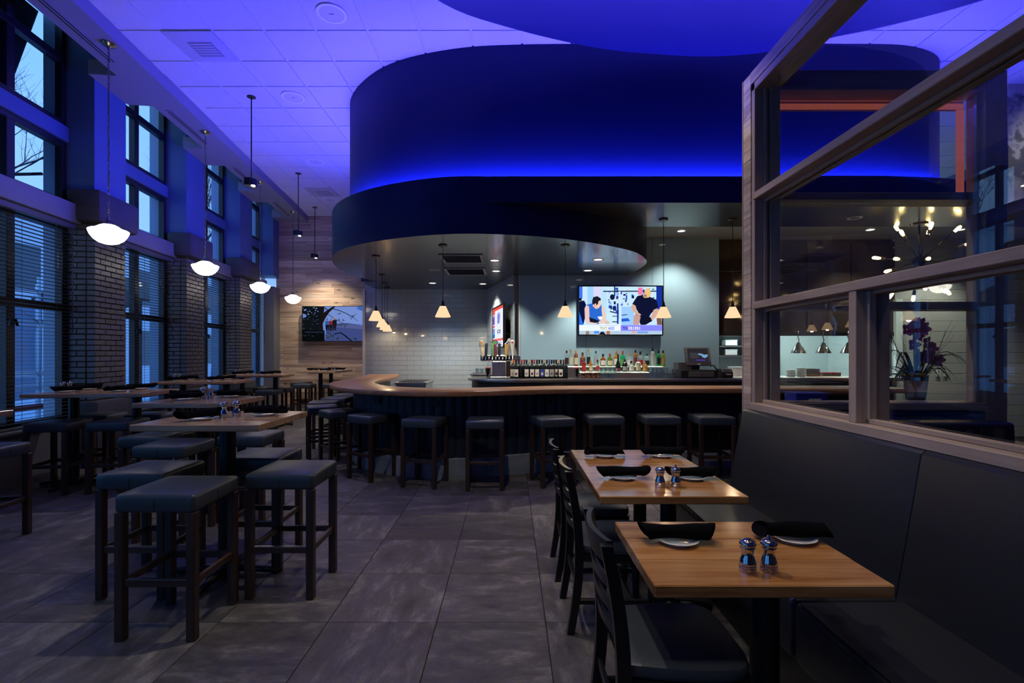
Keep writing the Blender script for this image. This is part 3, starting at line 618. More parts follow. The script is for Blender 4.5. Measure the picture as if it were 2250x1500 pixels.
# ---- ceiling speakers and vent panels
for x, y, lb in ((-2.0, 5.49, 'round white ceiling speaker nearest the camera'), (-3.22, 7.28, 'round white ceiling speaker beside the first stem spotlight'), (-3.86, 9.73, 'round white ceiling speaker halfway along the ceiling'), (-4.46, 12.14, 'round white ceiling speaker farthest away')):
    s = T('ceiling_speaker', lb, 'speaker', (x, y, ZC-0.007), 0, 'round speakers in the panel ceiling')
    O('rim', mlathe([(0.135, -0.004), (0.165, -0.004), (0.168, 0.0), (0.168, 0.004), (0.135, 0.004)], 'speaker_rim', 36, ring=True), (0, 0, -0.008), s)
    O('grille', mlathe([(0.0, -0.002), (0.136, -0.002), (0.136, 0.004), (0.0, 0.004)], 'speaker_grille', 36), (0, 0, -0.007), s); B('badge', (0, 0, -0.011), (0.05, 0.012, 0.002), 'plastic_grey', s)
for i, j, lb in ((0, 0, 'perforated square air vent in the ceiling near the window soffit'), (-1, 9, 'perforated square air vent in the far part of the ceiling')):
    v = T('ceiling_vent', lb, 'air vent', (gx0+ft*(i+0.5)-ft, gy0+ft*(j+0.5), ZC-0.012), 0, 'square vents in the panel ceiling')
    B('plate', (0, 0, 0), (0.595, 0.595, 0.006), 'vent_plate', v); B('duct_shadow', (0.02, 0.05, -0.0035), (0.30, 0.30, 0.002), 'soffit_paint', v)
    for q in range(5): B('louvre', (0.02, -0.06+0.05*q, -0.006), (0.26, 0.022, 0.004), 'vent_plate', v)

# ================================================================ STOOLS, TABLES, SETTINGS
def make_stool():
    g = T('bar_stool', 'x', 'stool', (0, 0, 0))
    bm = bmesh.new(); bmesh.ops.create_cube(bm, size=1.0); bmesh.ops.scale(bm, vec=(0.42, 0.42, 0.098), verts=bm.verts)
    bmesh.ops.bevel(bm, geom=list(bm.edges), offset=0.020, segments=3, affect='EDGES', profile=0.5)
    bmesh.ops.subdivide_edges(bm, edges=[e for e in bm.edges if e.calc_length() > 0.2], cuts=5, use_grid_fill=True)
    for v in bm.verts:
        if v.co.z > 0.03: v.co.z += 0.014*max(0, 1-(v.co.x/0.21)**2)*max(0, 1-(v.co.y/0.21)**2)
        if v.co.z < -0.04: v.co.x *= 0.985; v.co.y *= 0.985
    st = O('seat', fin(bm, 'seat', 'leather', 50), (0, 0, 0.717), g)
    for an in (0, pi/2, pi, 3*pi/2):
        O('seam', mtube([(0.0, -0.2075, 0.030), (0.0, -0.2112, 0.015), (0.0, -0.211, -0.04)], 0.0016, 'stitch', 5), (0, 0, 0), st, rz=an)
    pth = [(-0.196, -0.196, 0.047), (0.196, -0.196, 0.047), (0.196, 0.196, 0.047), (-0.196, 0.196, 0.047)]
    O('welt', mtube(pth, 0.0028, 'leather', 6, True), (0, 0, 0), st)
    L = 0.187
    for sx in (-1, 1):
        for sy in (-1, 1): B('leg', (sx*L, sy*L, 0.336), (0.046, 0.046, 0.672), 'walnut_leg', g, 0.004)
    for sy, z in ((-1, 0.30), (1, 0.30)): B('stretcher', (0, sy*L, z), (2*L-0.046, 0.024, 0.036), 'walnut_rail', g, 0.002)
    for sx in (-1, 1): B('stretcher', (sx*L, 0, 0.30), (2*L-0.046, 0.024, 0.036), 'walnut_rail', g, 0.002, rz=pi/2)
    B('foot_plate', (0, -L, 0.320), (2*L-0.05, 0.022, 0.004), 'steel_strip', g)
    return g
stool = make_stool(); index_children(); first_stool = [True]
def put_stool(x, y, rz, label, group):
    if first_stool[0]: first_stool[0] = False; stool.location = (x, y, 0); stool.rotation_euler = (0, 0, rz); stool['label'] = label; stool['group'] = group; return stool
    return clone(stool, (x, y, 0), rz, label, group)

def make_table(w, d, h, rz, loc, label, group, mat='oak_grey', n=5, bases=((0, 0),), name='high_table', col_r=0.05, arm=0.345):
    t = T(name, label, 'table', (loc[0], loc[1], 0), rz, group); th = 0.042
    pd = d/n
    for i in range(n): B('plank', (0, -d/2+pd*(i+0.5), h-th/2), (w, pd-0.0006, th), mat, t, 0.004 if i in (0, n-1) else 0.0015, 1)
    for bx, by in bases:
        B('mounting_plate', (bx, by, h-th-0.008), (min(w, 0.56)*0.8, min(d, 0.56)*0.8, 0.014), 'black_metal', t)
        O('column', mlathe([(0.0, 0.05), (col_r, 0.05), (col_r, h-th-0.012), (0.0, h-th-0.012)], 'black_metal', 20), (bx, by, 0), t)
        O('base_hub', mlathe([(0.0, 0.02), (0.075, 0.02), (0.075, 0.055), (0.05, 0.08), (0.0, 0.08)], 'black_metal', 20), (bx, by, 0), t)
        for an in (0, pi/2, pi, -pi/2):
            v, f = tube_geo([(0.03, 0, 0.045), (arm*0.6, 0, 0.038), (arm, 0, 0.022)], [0.026, 0.024, 0.020], 8); O('base_arm', me_from('base_arm', v, f, 'black_metal', True), (bx, by, 0), t, rz=an)
    return t
# setting pieces
plate_me = mlathe([(0.0, 0.004), (0.045, 0.003), (0.05, 0.0), (0.056, 0.0), (0.060, 0.006), (0.082, 0.0145), (0.084, 0.0165), (0.082, 0.018), (0.060, 0.0105), (0.05, 0.008), (0.0, 0.007)], 'ceramic', 32, 'plate')
def napkin_mesh(seed):
    rnd = random.Random(seed); n = 16; seg = 14; v = []; f = []; Ln = 0.262
    for i in range(n+1):
        u = i/n; x = (u-0.5)*Ln; e = abs(u-0.5)*2
        ry = 0.037+0.004*sin(u*9+seed)+0.008*max(0, e-0.7)*4; rzz = 0.027+0.003*sin(u*7+seed*2)+0.004*max(0, e-0.75)*4
        for k in range(seg):
            a = 2*pi*k/seg; fold = 1+0.05*sin(3*a+seed+u*2.0); skew = (0.030*sin(a)+0.016*cos(a+seed))*(1 if (u > 0.5) == (seed != 2) else -1)*max(0, e-0.55)*2.2
            v.append((x+skew, ry*cos(a)*fold, max(-0.024, rzz*sin(a)*fold)+0.025))
    for i in range(n):
        for k in range(seg): k2 = (k+1) % seg; f.append((i*seg+k, i*seg+k2, (i+1)*seg+k2, (i+1)*seg+k))
    for i, s in ((0, -1), (n, 1)):
        b = len(v); m = seg
        for k in range(seg): a = 2*pi*k/seg; x0, y0, z0 = v[i*seg+k]; v.append((x0-s*0.012, y0*0.62, (z0-0.025)*0.55+0.025))
        for k in range(seg): k2 = (k+1) % seg; f.append((i*seg+k, i*seg+k2, b+k2, b+k))
        f.append(tuple(b+k for k in range(seg)))
    return me_from('napkin', v, f, 'napkin', True)
NAPS = [napkin_mesh(s) for s in (1, 2, 3)]
mill_prof = [(0.0, 0.0), (0.0275, 0.0), (0.028, 0.013), (0.0262, 0.0145), (0.0275, 0.017), (0.028, 0.021), (0.0262, 0.0235), (0.0280, 0.028), (0.0272, 0.034), (0.0225, 0.046), (0.0190, 0.058), (0.0188, 0.064), (0.0205, 0.074), (0.0235, 0.080)]
head_prof = [(0.0, 0.080), (0.0245, 0.080), (0.0245, 0.083), (0.022, 0.0845), (0.0265, 0.090), (0.0272, 0.095), (0.023, 0.104), (0.013, 0.110), (0.0, 0.112)]
def mill(kind, loc, label):
    g = T('pepper_mill' if kind else 'salt_shaker', label, 'mill' if kind else 'shaker', loc, 0, 'metal salt and pepper sets')
    O('body', mlathe(mill_prof, 'chrome', 24), (0, 0, 0), g); O('head', mlathe(head_prof, 'chrome', 24), (0, 0, 0), g)
    if kind: O('knob', mlathe([(0.0, 0.110), (0.005, 0.110), (0.0045, 0.115), (0.007, 0.118), (0.0045, 0.123), (0.0, 0.124)], 'chrome', 12), (0, 0, 0), g)
    return g
NCOUNT = [0]
def setting(x, y, z, rz, where):
    p = O('side_plate', plate_me, (x, y, z)); tag(p, 'white plate under a napkin, '+where, 'plate', 'white side plates')
    nk = O('rolled_napkin', NAPS[NCOUNT[0] % 3], (x, y, z+0.0175), None, rz); tag(nk, 'rolled black napkin, '+where, 'napkin', 'rolled black napkins'); NCOUNT[0] += 1
HZ = 1.067
# square high tables of the inner row
make_table(0.79, 0.72, HZ, 0, (-1.93, 3.355), 'square oak high table nearest the camera on a black pedestal', 'high tables')
make_table(0.79, 0.74, HZ, 0, (-2.915, 4.66), 'square oak high table just behind and left of the nearest one', 'high tables')
setting(-2.03, 3.22, HZ, radians(62), 'left on the nearest high table'); setting(-1.72, 3.45, HZ, radians(-6), 'right on the nearest high table')
mill(0, (-1.925, 3.30, HZ), 'silver salt shaker on the nearest high table'); mill(1, (-1.875, 3.36, HZ), 'silver pepper mill on the nearest high table')
setting(-3.05, 4.60, HZ, radians(58), 'front left on the second square high table'); setting(-3.23, 4.88, HZ, radians(0), 'back left on the second square high table'); setting(-2.78, 4.90, HZ, radians(-5), 'right on the second square high table')
mill(0, (-2.955, 4.72, HZ), 'silver salt shaker on the second square high table'); mill(1, (-2.905, 4.76, HZ), 'silver pepper mill on the second square high table')
# long high tables along the windows
ROW = [(-4.40, 3.36, 'at the left edge of the picture'), (-4.68, 5.68, 'under the nearest globe pendant'), (-4.96, 7.97, 'under the second globe pendant'), (-5.25, 10.25, 'under the third globe pendant')]
for k, (x, y, wh) in enumerate(ROW):
    make_table(1.2, 0.76, HZ, RW, (x, y), 'long oak high table by the window '+wh, 'long high tables by the windows', bases=((-0.33, 0), (0.33, 0)))
    def loc(dx, dy): return (x+dx*cos(RW)-dy*sin(RW), y+dx*sin(RW)+dy*cos(RW))
    if k:
        for dx, dy, nm in ((-0.34, -0.10, 'front left'), (-0.36, 0.27, 'back left'), (0.20, -0.08, 'front right'), (0.22, 0.28, 'back right')):
            px, py = loc(dx, dy); setting(px, py, HZ, RW+radians(58 if dy < 0 else 50), nm+' on the long table '+wh)
        px, py = loc(-0.46, 0.02); mill(0, (px, py, HZ), 'silver salt shaker on the long table '+wh); mill(1, (px+0.06, py+0.02, HZ), 'silver pepper mill on the long table '+wh)
    sp_ = [(-0.30, -0.26, 'front left'), (0.30, -0.26, 'front right'), (-0.30, 0.36, 'back left'), (0.30, 0.36, 'back right')]
    if k == 0: sp_ = [(0.27, 0.50, 'back right')]
    for dx, dy, nm in sp_:
        px, py = loc(dx, dy); put_stool(px, py, RW, 'dark leather stool, %s of the table %s' % (nm, wh), 'stools at the long window tables')
# table against the board wall
t6 = make_table(0.95, 1.30, HZ, 0, (-4.78, 12.72), 'oak high table standing against the board wall under the television', 'high tables', n=7, bases=((0.0, -0.36), (0.0, 0.36)))
for dx, dy, nm in ((-0.22, -0.25, 'left'), (0.12, -0.38, 'middle'), (0.05, 0.35, 'rear'), (0.33, 0.1, 'right')): setting(-4.78+dx, 12.72+dy, HZ, 0.0, nm+' on the table by the board wall')
mill(0, (-4.60, 12.62, HZ), 'small salt shaker on the table by the board wall'); mill(1, (-4.53, 12.64, HZ), 'small pepper mill on the table by the board wall')
for x, y, nm in ((-5.02, 11.98, 'front left'), (-4.36, 12.12, 'front right'), (-4.15, 12.75, 'right side'), (-5.42, 12.75, 'left side')): put_stool(x, y, 0, 'dark stool, %s of the table by the board wall' % nm, 'stools at the board wall table')
# stools round the square high tables
for x, y, nm in ((-1.855, 2.765, 'stool nearest the camera, front of the nearest high table'), (-1.412, 3.20, 'stool at the right side of the nearest high table'), (-2.322, 3.20, 'stool at the left side of the nearest high table'), (-1.84, 3.65, 'stool on the far side of the nearest high table')): put_stool(x, y, 0, 'dark leather '+nm, 'stools at the nearest high table')
for x, y, nm in ((-2.79, 4.09, 'stool in front of the second square high table'), (-2.40, 4.56, 'stool right of the second square high table'), (-3.24, 4.52, 'stool left of the second square high table'), (-2.72, 5.10, 'stool behind the second square high table')): put_stool(x, y, 0, 'dark leather '+nm, 'stools at the second square table')

# ================================================================ DINING SIDE: tables, chairs, bench
DZ = 0.76
make_table(0.77, 0.60, DZ, 0, (0.845, 1.87), 'oak dining table in the foreground at the bench', 'dining tables', 'oak_top', 3, ((0.12, 0.0),), 'dining_table', 0.052, 0.25)
make_table(0.775, 1.24, DZ, 0, (0.85, 3.17), 'long oak dining table behind the foreground one', 'dining tables', 'oak_top', 5, ((0.07, -0.30), (0.07, 0.33)), 'dining_table', 0.045, 0.25)
for x, y, nm, a in ((0.655, 1.935, 'left on the foreground dining table', -3), (1.125, 1.955, 'right on the foreground dining table', -4), (0.665, 2.92, 'front left on the long dining table', 3), (1.07, 2.91, 'front right on the long dining table', 2), (0.68, 3.54, 'back left on the long dining table', 2), (1.085, 3.54, 'back right on the long dining table', -4)): setting(x, y, DZ, radians(a), nm)
mill(0, (0.808, 1.675, DZ), 'silver salt shaker on the foreground dining table'); mill(1, (0.880, 1.675, DZ), 'silver pepper mill on the foreground dining table')
mill(0, (0.832, 2.735, DZ), 'silver salt shaker on the long dining table'); mill(1, (0.918, 2.735, DZ), 'silver pepper mill on the long dining table')

def make_chair():
    g = T('ladderback_chair', 'x', 'chair', (0, 0, 0), 0, 'black ladder-back chairs')     # faces +x, back at x = 0
    bm = bmesh.new(); sh = [(0.03, -0.195), (0.25, -0.225), (0.40, -0.215), (0.445, -0.17), (0.455, 0.0), (0.445, 0.17), (0.40, 0.215), (0.25, 0.225), (0.03, 0.195)]
    O('seat_frame', mprism(smoothline(sh, 0.05), 0.385, 0.425, 'black_wood', 'seat_frame', 0.004), (0, 0, 0), g)
    me = mprism([(x*0.985+0.003, y*0.985) for x, y in smoothline(sh, 0.05)], 0.425, 0.475, 'leather', 'cushion', 0.018); O('cushion', me, (0, 0, 0), g)
    for s in (-1, 1):
        pth = [(-0.035, s*0.195, 0.0), (0.0, s*0.195, 0.22), (0.012, s*0.195, 0.44), (-0.005, s*0.195, 0.66), (-0.045, s*0.195, 0.87)]
        V = []; F = []
        for i, p in enumerate(smoothline([(q[0], q[2]) for q in pth], 0.06)):
            w = 0.019+0.004*sin(min(p[1]/0.87, 1)*pi); V += [(p[0]-w, s*0.195-0.016, p[1]), (p[0]+w, s*0.195-0.016, p[1]), (p[0]+w, s*0.195+0.016, p[1]), (p[0]-w, s*0.195+0.016, p[1])]
        n = len(V)//4
        for i in range(n-1):
            for k in range(4): k2 = (k+1) % 4; F.append((4*i+k, 4*i+k2, 4*i+4+k2, 4*i+4+k))
        F += [(3, 2, 1, 0), tuple(4*n-4+k for k in range(4))]; bm2 = bmesh.new(); m0 = me_from('t', V, F, 'black_wood'); bm2.from_mesh(m0); O('back_post', fin(bm2, 'back_post', 'black_wood', 35), (0, 0, 0), g)
        v, f = tube_geo([(0.405, s*0.175, 0.39), (0.412, s*0.178, 0.0)], [0.026, 0.019], 4); O('front_leg', me_from('front_leg', v, f, 'black_wood'), (0, 0, 0), g)
        B('side_stretcher', (0.195, s*0.19, 0.17), (0.39, 0.018, 0.028), 'black_wood', g, 0.003)
    B('cross_stretcher', (0.30, 0, 0.17), (0.018, 0.36, 0.028), 'black_wood', g, 0.003); B('rear_stretcher', (0.0, 0, 0.26), (0.018, 0.36, 0.028), 'black_wood', g, 0.003)
    def slat(zc, h, th, bow, nm):
        V = []; F = []; n = 10
        for i in range(n+1):
            y = -0.18+0.36*i/n; xb = -bow*(1-(2*i/n-1)**2); xo = 0.0-max(0, zc-0.5)*0.115+0.012
            for dx, dz in ((-th, -h/2), (th, -h/2), (th, h/2), (-th, h/2)): V.append((xo+xb+dx-dz*0.12, y, zc+dz))
        for i in range(n):
            for k in range(4): k2 = (k+1) % 4; F.append((4*i+k, 4*i+k2, 4*i+4+k2, 4*i+4+k))
        F += [(3, 2, 1, 0), tuple(4*n+k for k in range(4))]; bm2 = bmesh.new(); m0 = me_from('t', V, F, 'black_wood'); bm2.from_mesh(m0); O(nm, fin(bm2, nm, 'black_wood', 35), (0, 0, 0), g)
    slat(0.835, 0.085, 0.010, 0.035, 'top_rail')
    for z in (0.725, 0.645, 0.565): slat(z, 0.042, 0.007, 0.032, 'back_slat')
    return g
ch = make_chair(); index_children()
for k, (x, y, lb) in enumerate(((0.36, 1.815, 'black ladder-back chair nearest the camera at the foreground dining table'), (0.355, 2.83, 'black ladder-back chair at the front of the long dining table'), (0.345, 3.44, 'black ladder-back chair at the far end of the long dining table'))):
    if k == 0: ch.location = (x, y, 0); ch['label'] = lb
    else: clone(ch, (x, y, 0), 0, lb)

# the bench: two seat and two back sections on a black plinth
be = T('banquette_bench', 'long black leather bench with high sloping back along the glass partition', 'bench', (1.5, 1.5, 0))
YB0, YJ, YB1 = -0.7, 2.09, 3.70
def extr(profile, y0, y1, mat, bev=0.02):
    bm = bmesh.new(); vs = [bm.verts.new((x, y0, z)) for x, z in profile]; f = bm.faces.new(vs); r = bmesh.ops.extrude_face_region(bm, geom=[f]); bmesh.ops.translate(bm, vec=(0, y1-y0, 0), verts=[q for q in r['geom'] if isinstance(q, bmesh.types.BMVert)])
    if bev: bmesh.ops.bevel(bm, geom=list(bm.edges), offset=bev, segments=4, affect='EDGES', profile=0.5, clamp_overlap=True)
    return fin(bm, 'section', mat, 60)
backp = [(1.63, 0.42), (1.772, 0.42), (1.772, 1.085), (1.765, 1.09), (1.745, 1.075)]
for y0, y1 in ((YB0, YJ-0.002), (YJ+0.002, YB1)):
    O('back_cushion', extr(backp, y0, y1, 'leather_bench', 0.02), (-1.5, -1.5, 0), be)
for y0, y1 in ((YB0, 2.075), (2.08, YB1)):
    sc = O('seat_cushion', extr([(1.19, 0.20), (1.72, 0.20), (1.72, 0.465), (1.19, 0.46)], y0, y1, 'leather_bench', 0.03), (-1.5, -1.5, 0), be)
    O('piping', mtube([(1.205, y0+0.03, 0.462), (1.205, y1-0.03, 0.462)], 0.004, 'leather_bench', 6), (0, 0, 0), sc)
for y0, y1 in ((YB0, 0.9), (0.905, 2.3), (2.305, YB1-0.02)): B('plinth', (1.47-1.5, (y0+y1)/2-1.5, 0.10), (0.50, y1-y0, 0.20), 'black_wood', be, 0.002)
# ================================================================ THE BAR
BO = smoothline([(-3.03, 10.45), (-2.88, 9.7), (-2.81, 8.9), (-2.79, 8.0), (-2.69, 7.32), (-2.40, 6.62), (-2.03, 6.12), (-1.58, 5.80), (-1.12, 5.63), (-0.70, 5.585), (-0.3, 5.68), (0.1, 5.82), (0.45, 5.94), (0.85, 6.03), (1.3, 6.065), (2.87, 6.07), (5.0, 6.07)], 0.07)
bar_ = T('bar_counter', 'long curved bar with thick oak top and dark panelled front', 'bar', (0, 6.0, 0))
inner = offset(BO, 0.64)
def shift(line): return [(x, y-6.0) for x, y in line]
O('countertop', mprism(shift(BO+inner[::-1]), HZ-0.055, HZ, 'oak_bar', 'countertop', 0.005), (0, 0, 0), bar_)
die = offset(BO, 0.34); dieb = offset(BO, 0.42)
O('die_wall', mprism(shift(offset(BO, 0.365)+offset(BO, 0.46)[::-1]), 0.0, HZ-0.055, 'navy_flat', 'die_wall'), (0, 0, 0), bar_)
sd = arclen(die); d = 0.05; k = 0
while d < sd[-1]-0.1:
    (px, py), (tx, ty) = along(die, sd, d); curved = px < 0.78
    w = 0.132 if curved else 0.84; d1 = min(d+w, sd[-1]); n = 5 if curved else 2; V = []; F = []
    for i in range(n):
        u = i/(n-1); (qx, qy), (ux, uy) = along(die, sd, d+0.002+(d1-d-0.004)*u); bul = (0.020*(1-(2*u-1)**2)-0.012 if curved else 0.0)
        for z in (0.245, HZ-0.06): V.append((qx+uy*bul, qy-ux*bul-6.0, z))
        for z in (0.245, HZ-0.06): V.append((qx-uy*0.035, qy+ux*0.035-6.0, z))
    for i in range(n-1):
        a = 4*i; b = 4*i+4; F += [(a, b, b+1, a+1), (a+2, a+3, b+3, b+2), (a+1, b+1, b+3, a+3), (a, a+2, b+2, b)]
    F += [(0, 1, 3, 2), (4*n-4, 4*n-2, 4*n-1, 4*n-3)]
    bm = bmesh.new(); m0 = me_from('t', V, F, 'navy_panel'); bm.from_mesh(m0); bpy.data.meshes.remove(m0)
    O('front_panel', fin(bm, 'front_panel', 'navy_panel' if curved else 'navy_flat', 30), (0, 0, 0), bar_); d = d1
pl = offset(BO, 0.29); spl = arclen(pl); d = 0.0
while d < spl[-1]-0.05:
    d1 = min(d+0.61, spl[-1]); V = []; F = []; n = 8
    for i in range(n):
        (qx, qy), (ux, uy) = along(pl, spl, d+0.002+(d1-d-0.004)*i/(n-1))
        for off, z in ((0, 0.0), (0, 0.235), (-0.075, 0.245), (-0.075, 0.0)): V.append((qx+uy*off, qy-ux*off-6.0, z))
    for i in range(n-1):
        for q in range(4): q2 = (q+1) % 4; F.append((4*i+q, 4*i+q2, 4*i+4+q2, 4*i+4+q))
    F += [(0, 1, 2, 3), tuple(4*n-4+q for q in (3, 2, 1, 0))]
    bm = bmesh.new(); m0 = me_from('t', V, F, 'plinth_stone'); bm.from_mesh(m0); bpy.data.meshes.remove(m0)
    O('plinth_tile', fin(bm, 'plinth_tile', 'plinth_stone', 30), (0, 0, 0), bar_); d = d1
# outlets and bag hooks on the bar front
def die_at(x):
    i = min(range(len(die)), key=lambda i: abs(die[i][0]-x)+(100 if die[i][1] > 7.2 else 0)); a, b = die[i], die[min(i+1, len(die)-1)]; return die[i], atan2(b[1]-a[1], b[0]-a[0])
for x in (-1.72, -0.90, 0.56, 1.55, 3.0):
    (qx, qy), an = die_at(x); o = O('outlet', mbox(0.12, 0.016, 0.075, 'plastic_dark', 0.004), (qx+sin(an)*0.02, qy-cos(an)*0.02-6.0, 0.905), bar_, rz=an)
    for dx in (-0.028, 0.028): O('socket', mlathe([(0, 0), (0.02, 0), (0.02, 0.004), (0, 0.004)], 'black_metal', 12), (dx, -0.008, 0), o, rot=(pi/2, 0, 0))
for x in (-2.05, -1.32, -0.22, 0.32, 1.05, 2.1):
    (qx, qy), an = die_at(x); v, f = tube_geo([(0, -0.02, 0.03), (0, -0.03, 0.0), (0.0, -0.055, -0.02), (0, -0.075, -0.005), (0, -0.075, 0.012)], 0.006, 6); O('bag_hook', me_from('bag_hook', v, f, 'black_metal', True), (qx, qy-6.0, 0.965), bar_, rz=an)
# stools along the bar
BS = [(-1.69, 6.055, -32, 'left of the bend of the bar'), (-0.985, 5.73, -13, 'at the bend of the bar'), (-0.285, 5.64, 0, 'at the nearest point of the bar front'), (0.485, 5.775, 16, 'right of the nearest point of the bar front'),
      (1.108, 5.945, 2, 'first at the straight run of the bar'), (1.765, 5.945, 1, 'second at the straight run of the bar'), (2.392, 5.935, 0, 'third at the straight run of the bar'), (3.02, 5.94, 0, 'half hidden behind the partition post'),
      (-2.235, 6.50, -50, 'second left of the bend of the bar'), (-2.66, 7.02, -64, 'third left of the bend of the bar'), (-2.89, 7.68, -78, 'fourth left of the bend of the bar'), (-2.93, 8.36, -90, 'fifth left of the bend of the bar'), (-2.98, 9.05, -90, 'last at the left end of the bar')]
for x, y, a, nm in BS: put_stool(x, y-0.06, radians(a), 'dark leather bar stool '+nm, 'stools along the bar')

# ---- recessed downlights
DL = [(-0.24, 7.39, ZD, 1, 'near right of the ceiling grilles'), (-0.247, 8.34, ZD, 1, 'second right of the ceiling grilles'), (-0.557, 9.86, ZD, 1, 'near the tile wall corner'), (-1.55, 9.76, ZD, 1, 'near the left of the tile wall'), (-1.27, 8.23, ZD, 0, 'left of the ceiling grilles'), (1.30, 7.32, ZD, 1, 'at the right end of the round bulkhead'), (1.30, 8.28, ZD, 1, 'above the television'), (2.875, 8.28, 3.575, 1, 'in the coffer above the till'), (4.48, 6.4, ZB0, 0, 'under the band seen through the partition'), (6.0, 8.2, 3.575, 1, 'in the coffer above the kitchen pass'), (7.5, 8.2, 3.575, 1, 'in the coffer above the shiplap wall')]
for x, y, z, on, nm in DL:
    d = T('downlight', 'recessed round downlight '+nm, 'downlight', (x, y, z-0.007), 0, 'recessed downlights')
    O('trim_ring', mlathe([(0.062, -0.004), (0.085, -0.003), (0.088, 0.0), (0.062, 0.003)], 'white_trim', 28, ring=True), (0, 0, 0), d); O('lens', mlathe([(0.0, -0.001), (0.063, -0.001), (0.063, 0.002), (0.0, 0.002)], 'downlight_lens' if on else 'chrome', 28), (0, 0, 0), d)
    if on: lamp('downlight_beam', 'SPOT', (x, y, z-0.03), 150, NEUT, None, 0.04, (0, 0, 0), 105, 0.7)
# grilles in the round bulkhead
for x0, x1, y0, y1, nm in ((-1.02, -0.40, 6.93, 7.55, 'nearer'), (-1.10, -0.42, 8.05, 8.70, 'farther')):
    v = T('ceiling_grille', 'square dark return air grille under the round bulkhead, %s one' % nm, 'air vent', ((x0+x1)/2, (y0+y1)/2, ZD-0.014), 0, 'return air grilles'); w, dd = x1-x0, y1-y0
    for sx in (-1, 1): B('rim', (sx*(w/2-0.02), 0, 0), (0.04, dd, 0.014), 'soffit_paint', v); B('rim', (0, sx*(dd/2-0.02), 0), (w-0.08, 0.04, 0.014), 'soffit_paint', v)
    B('filter', (0, 0, 0.004), (w-0.08, dd-0.08, 0.004), 'dark_void', v)
    for q in range(14): B('fin', (0, -dd/2+0.06+(dd-0.12)*q/13, 0), (w-0.08, 0.004, 0.012), 'soffit_dark', v)

# ---- cone pendants over the bar
def make_cone(ztop):
    g = T('cone_pendant', 'x', 'pendant lamp', (0, 0, 0), 0, 'frosted cone pendants over the bar')
    O('canopy', mlathe([(0.0, 0.0), (0.055, 0.0), (0.06, -0.006), (0.05, -0.016), (0.0, -0.016)], 'antique_brass', 20), (0, 0, ztop-0.007), g)
    for a in (0, 2.1, 4.2): O('canopy_nut', mlathe([(0, 0), (0.006, 0), (0.006, -0.012), (0, -0.014)], 'antique_brass', 8), (0.035*cos(a), 0.035*sin(a), ztop-0.02), g)
    O('cord', mtube([(0, 0, ztop-0.02), (0.002, 0, 2.5), (0, 0, 2.18)], 0.004, 'plastic_dark', 6), (0, 0, 0), g)
    O('socket', mlathe([(0.0, 0.085), (0.008, 0.085), (0.011, 0.065), (0.022, 0.055), (0.016, 0.04), (0.022, 0.028), (0.03, 0.01), (0.034, 0.0), (0.0, 0.0)], 'antique_brass', 16), (0, 0, 2.112), g)
    O('shade', mlathe([(0.034, 0.0), (0.039, 0.0), (0.098, -0.128), (0.100, -0.140), (0.096, -0.140), (0.035, -0.004)], 'shade_light', 28, ring=True), (0, 0, 2.115), g)
    return g
c1 = make_cone(ZD); index_children()
CP = [(-0.877, 6.36, 'left of the ceiling grilles, centre of the bar'), (0.707, 6.36, 'left of the big television'), (-1.935, 7.06, 'nearest of the left row over the bar'), (-2.29, 8.75, 'second of the left row over the bar'), (-2.50, 9.75, 'third of the left row over the bar'), (-2.62, 10.45, 'last of the left row over the bar')]
for k, (x, y, nm) in enumerate(CP):
    if k == 0: c1.location = (x, y, 0); c1['label'] = 'small frosted cone pendant '+nm
    else: clone(c1, (x, y, 0), 0, 'small frosted cone pendant '+nm)
    lamp('pendant_bulb', 'POINT', (x, y, 1.99), 5.0, WARM, size=0.03)
c2 = make_cone(ZB0); c2.location = (2.01, 6.465, 0); c2['label'] = 'small frosted cone pendant in front of the right edge of the big television'; index_children(); clone(c2, (2.92, 6.465, 0), 0, 'small frosted cone pendant in front of the dark kitchen header')
for x in (2.01, 2.92): lamp('pendant_bulb', 'POINT', (x, 6.465, 1.99), 5.0, WARM, size=0.03)
# ---- unseen downlights added in the upper bulkhead to light aisle, tables and partition post
for x, y, e, a, nm in ((0.85, 2.3, 70, 62, 'over the foreground dining table'), (0.35, 4.3, 150, 70, 'aimed at the partition post'), (-0.4, 3.2, 190, 95, 'over the aisle'), (2.9, 1.6, 25, 80, 'beyond the partition'), (0.55, 0.35, 52, 100, 'just behind the camera'), (-0.9, 0.6, 60, 100, 'behind the camera on the aisle side')):
    d = T('downlight', 'unseen downlight added in the blue upper bulkhead '+nm, 'downlight', (x, y, 4.873), 0, 'unseen downlights in the upper bulkhead'); O('trim_ring', mlathe([(0.062, -0.004), (0.085, -0.003), (0.088, 0.0), (0.062, 0.003)], 'white_trim', 28, ring=True), (0, 0, 0), d); O('lens', mlathe([(0.0, -0.001), (0.063, -0.001), (0.063, 0.002), (0.0, 0.002)], 'downlight_lens', 28), (0, 0, 0), d)
    lamp('downlight_beam', 'SPOT', (x, y, 4.84), e, NEUT, None, 0.05, (0, radians(-26) if e == 150 else 0, 0), a, 0.8)
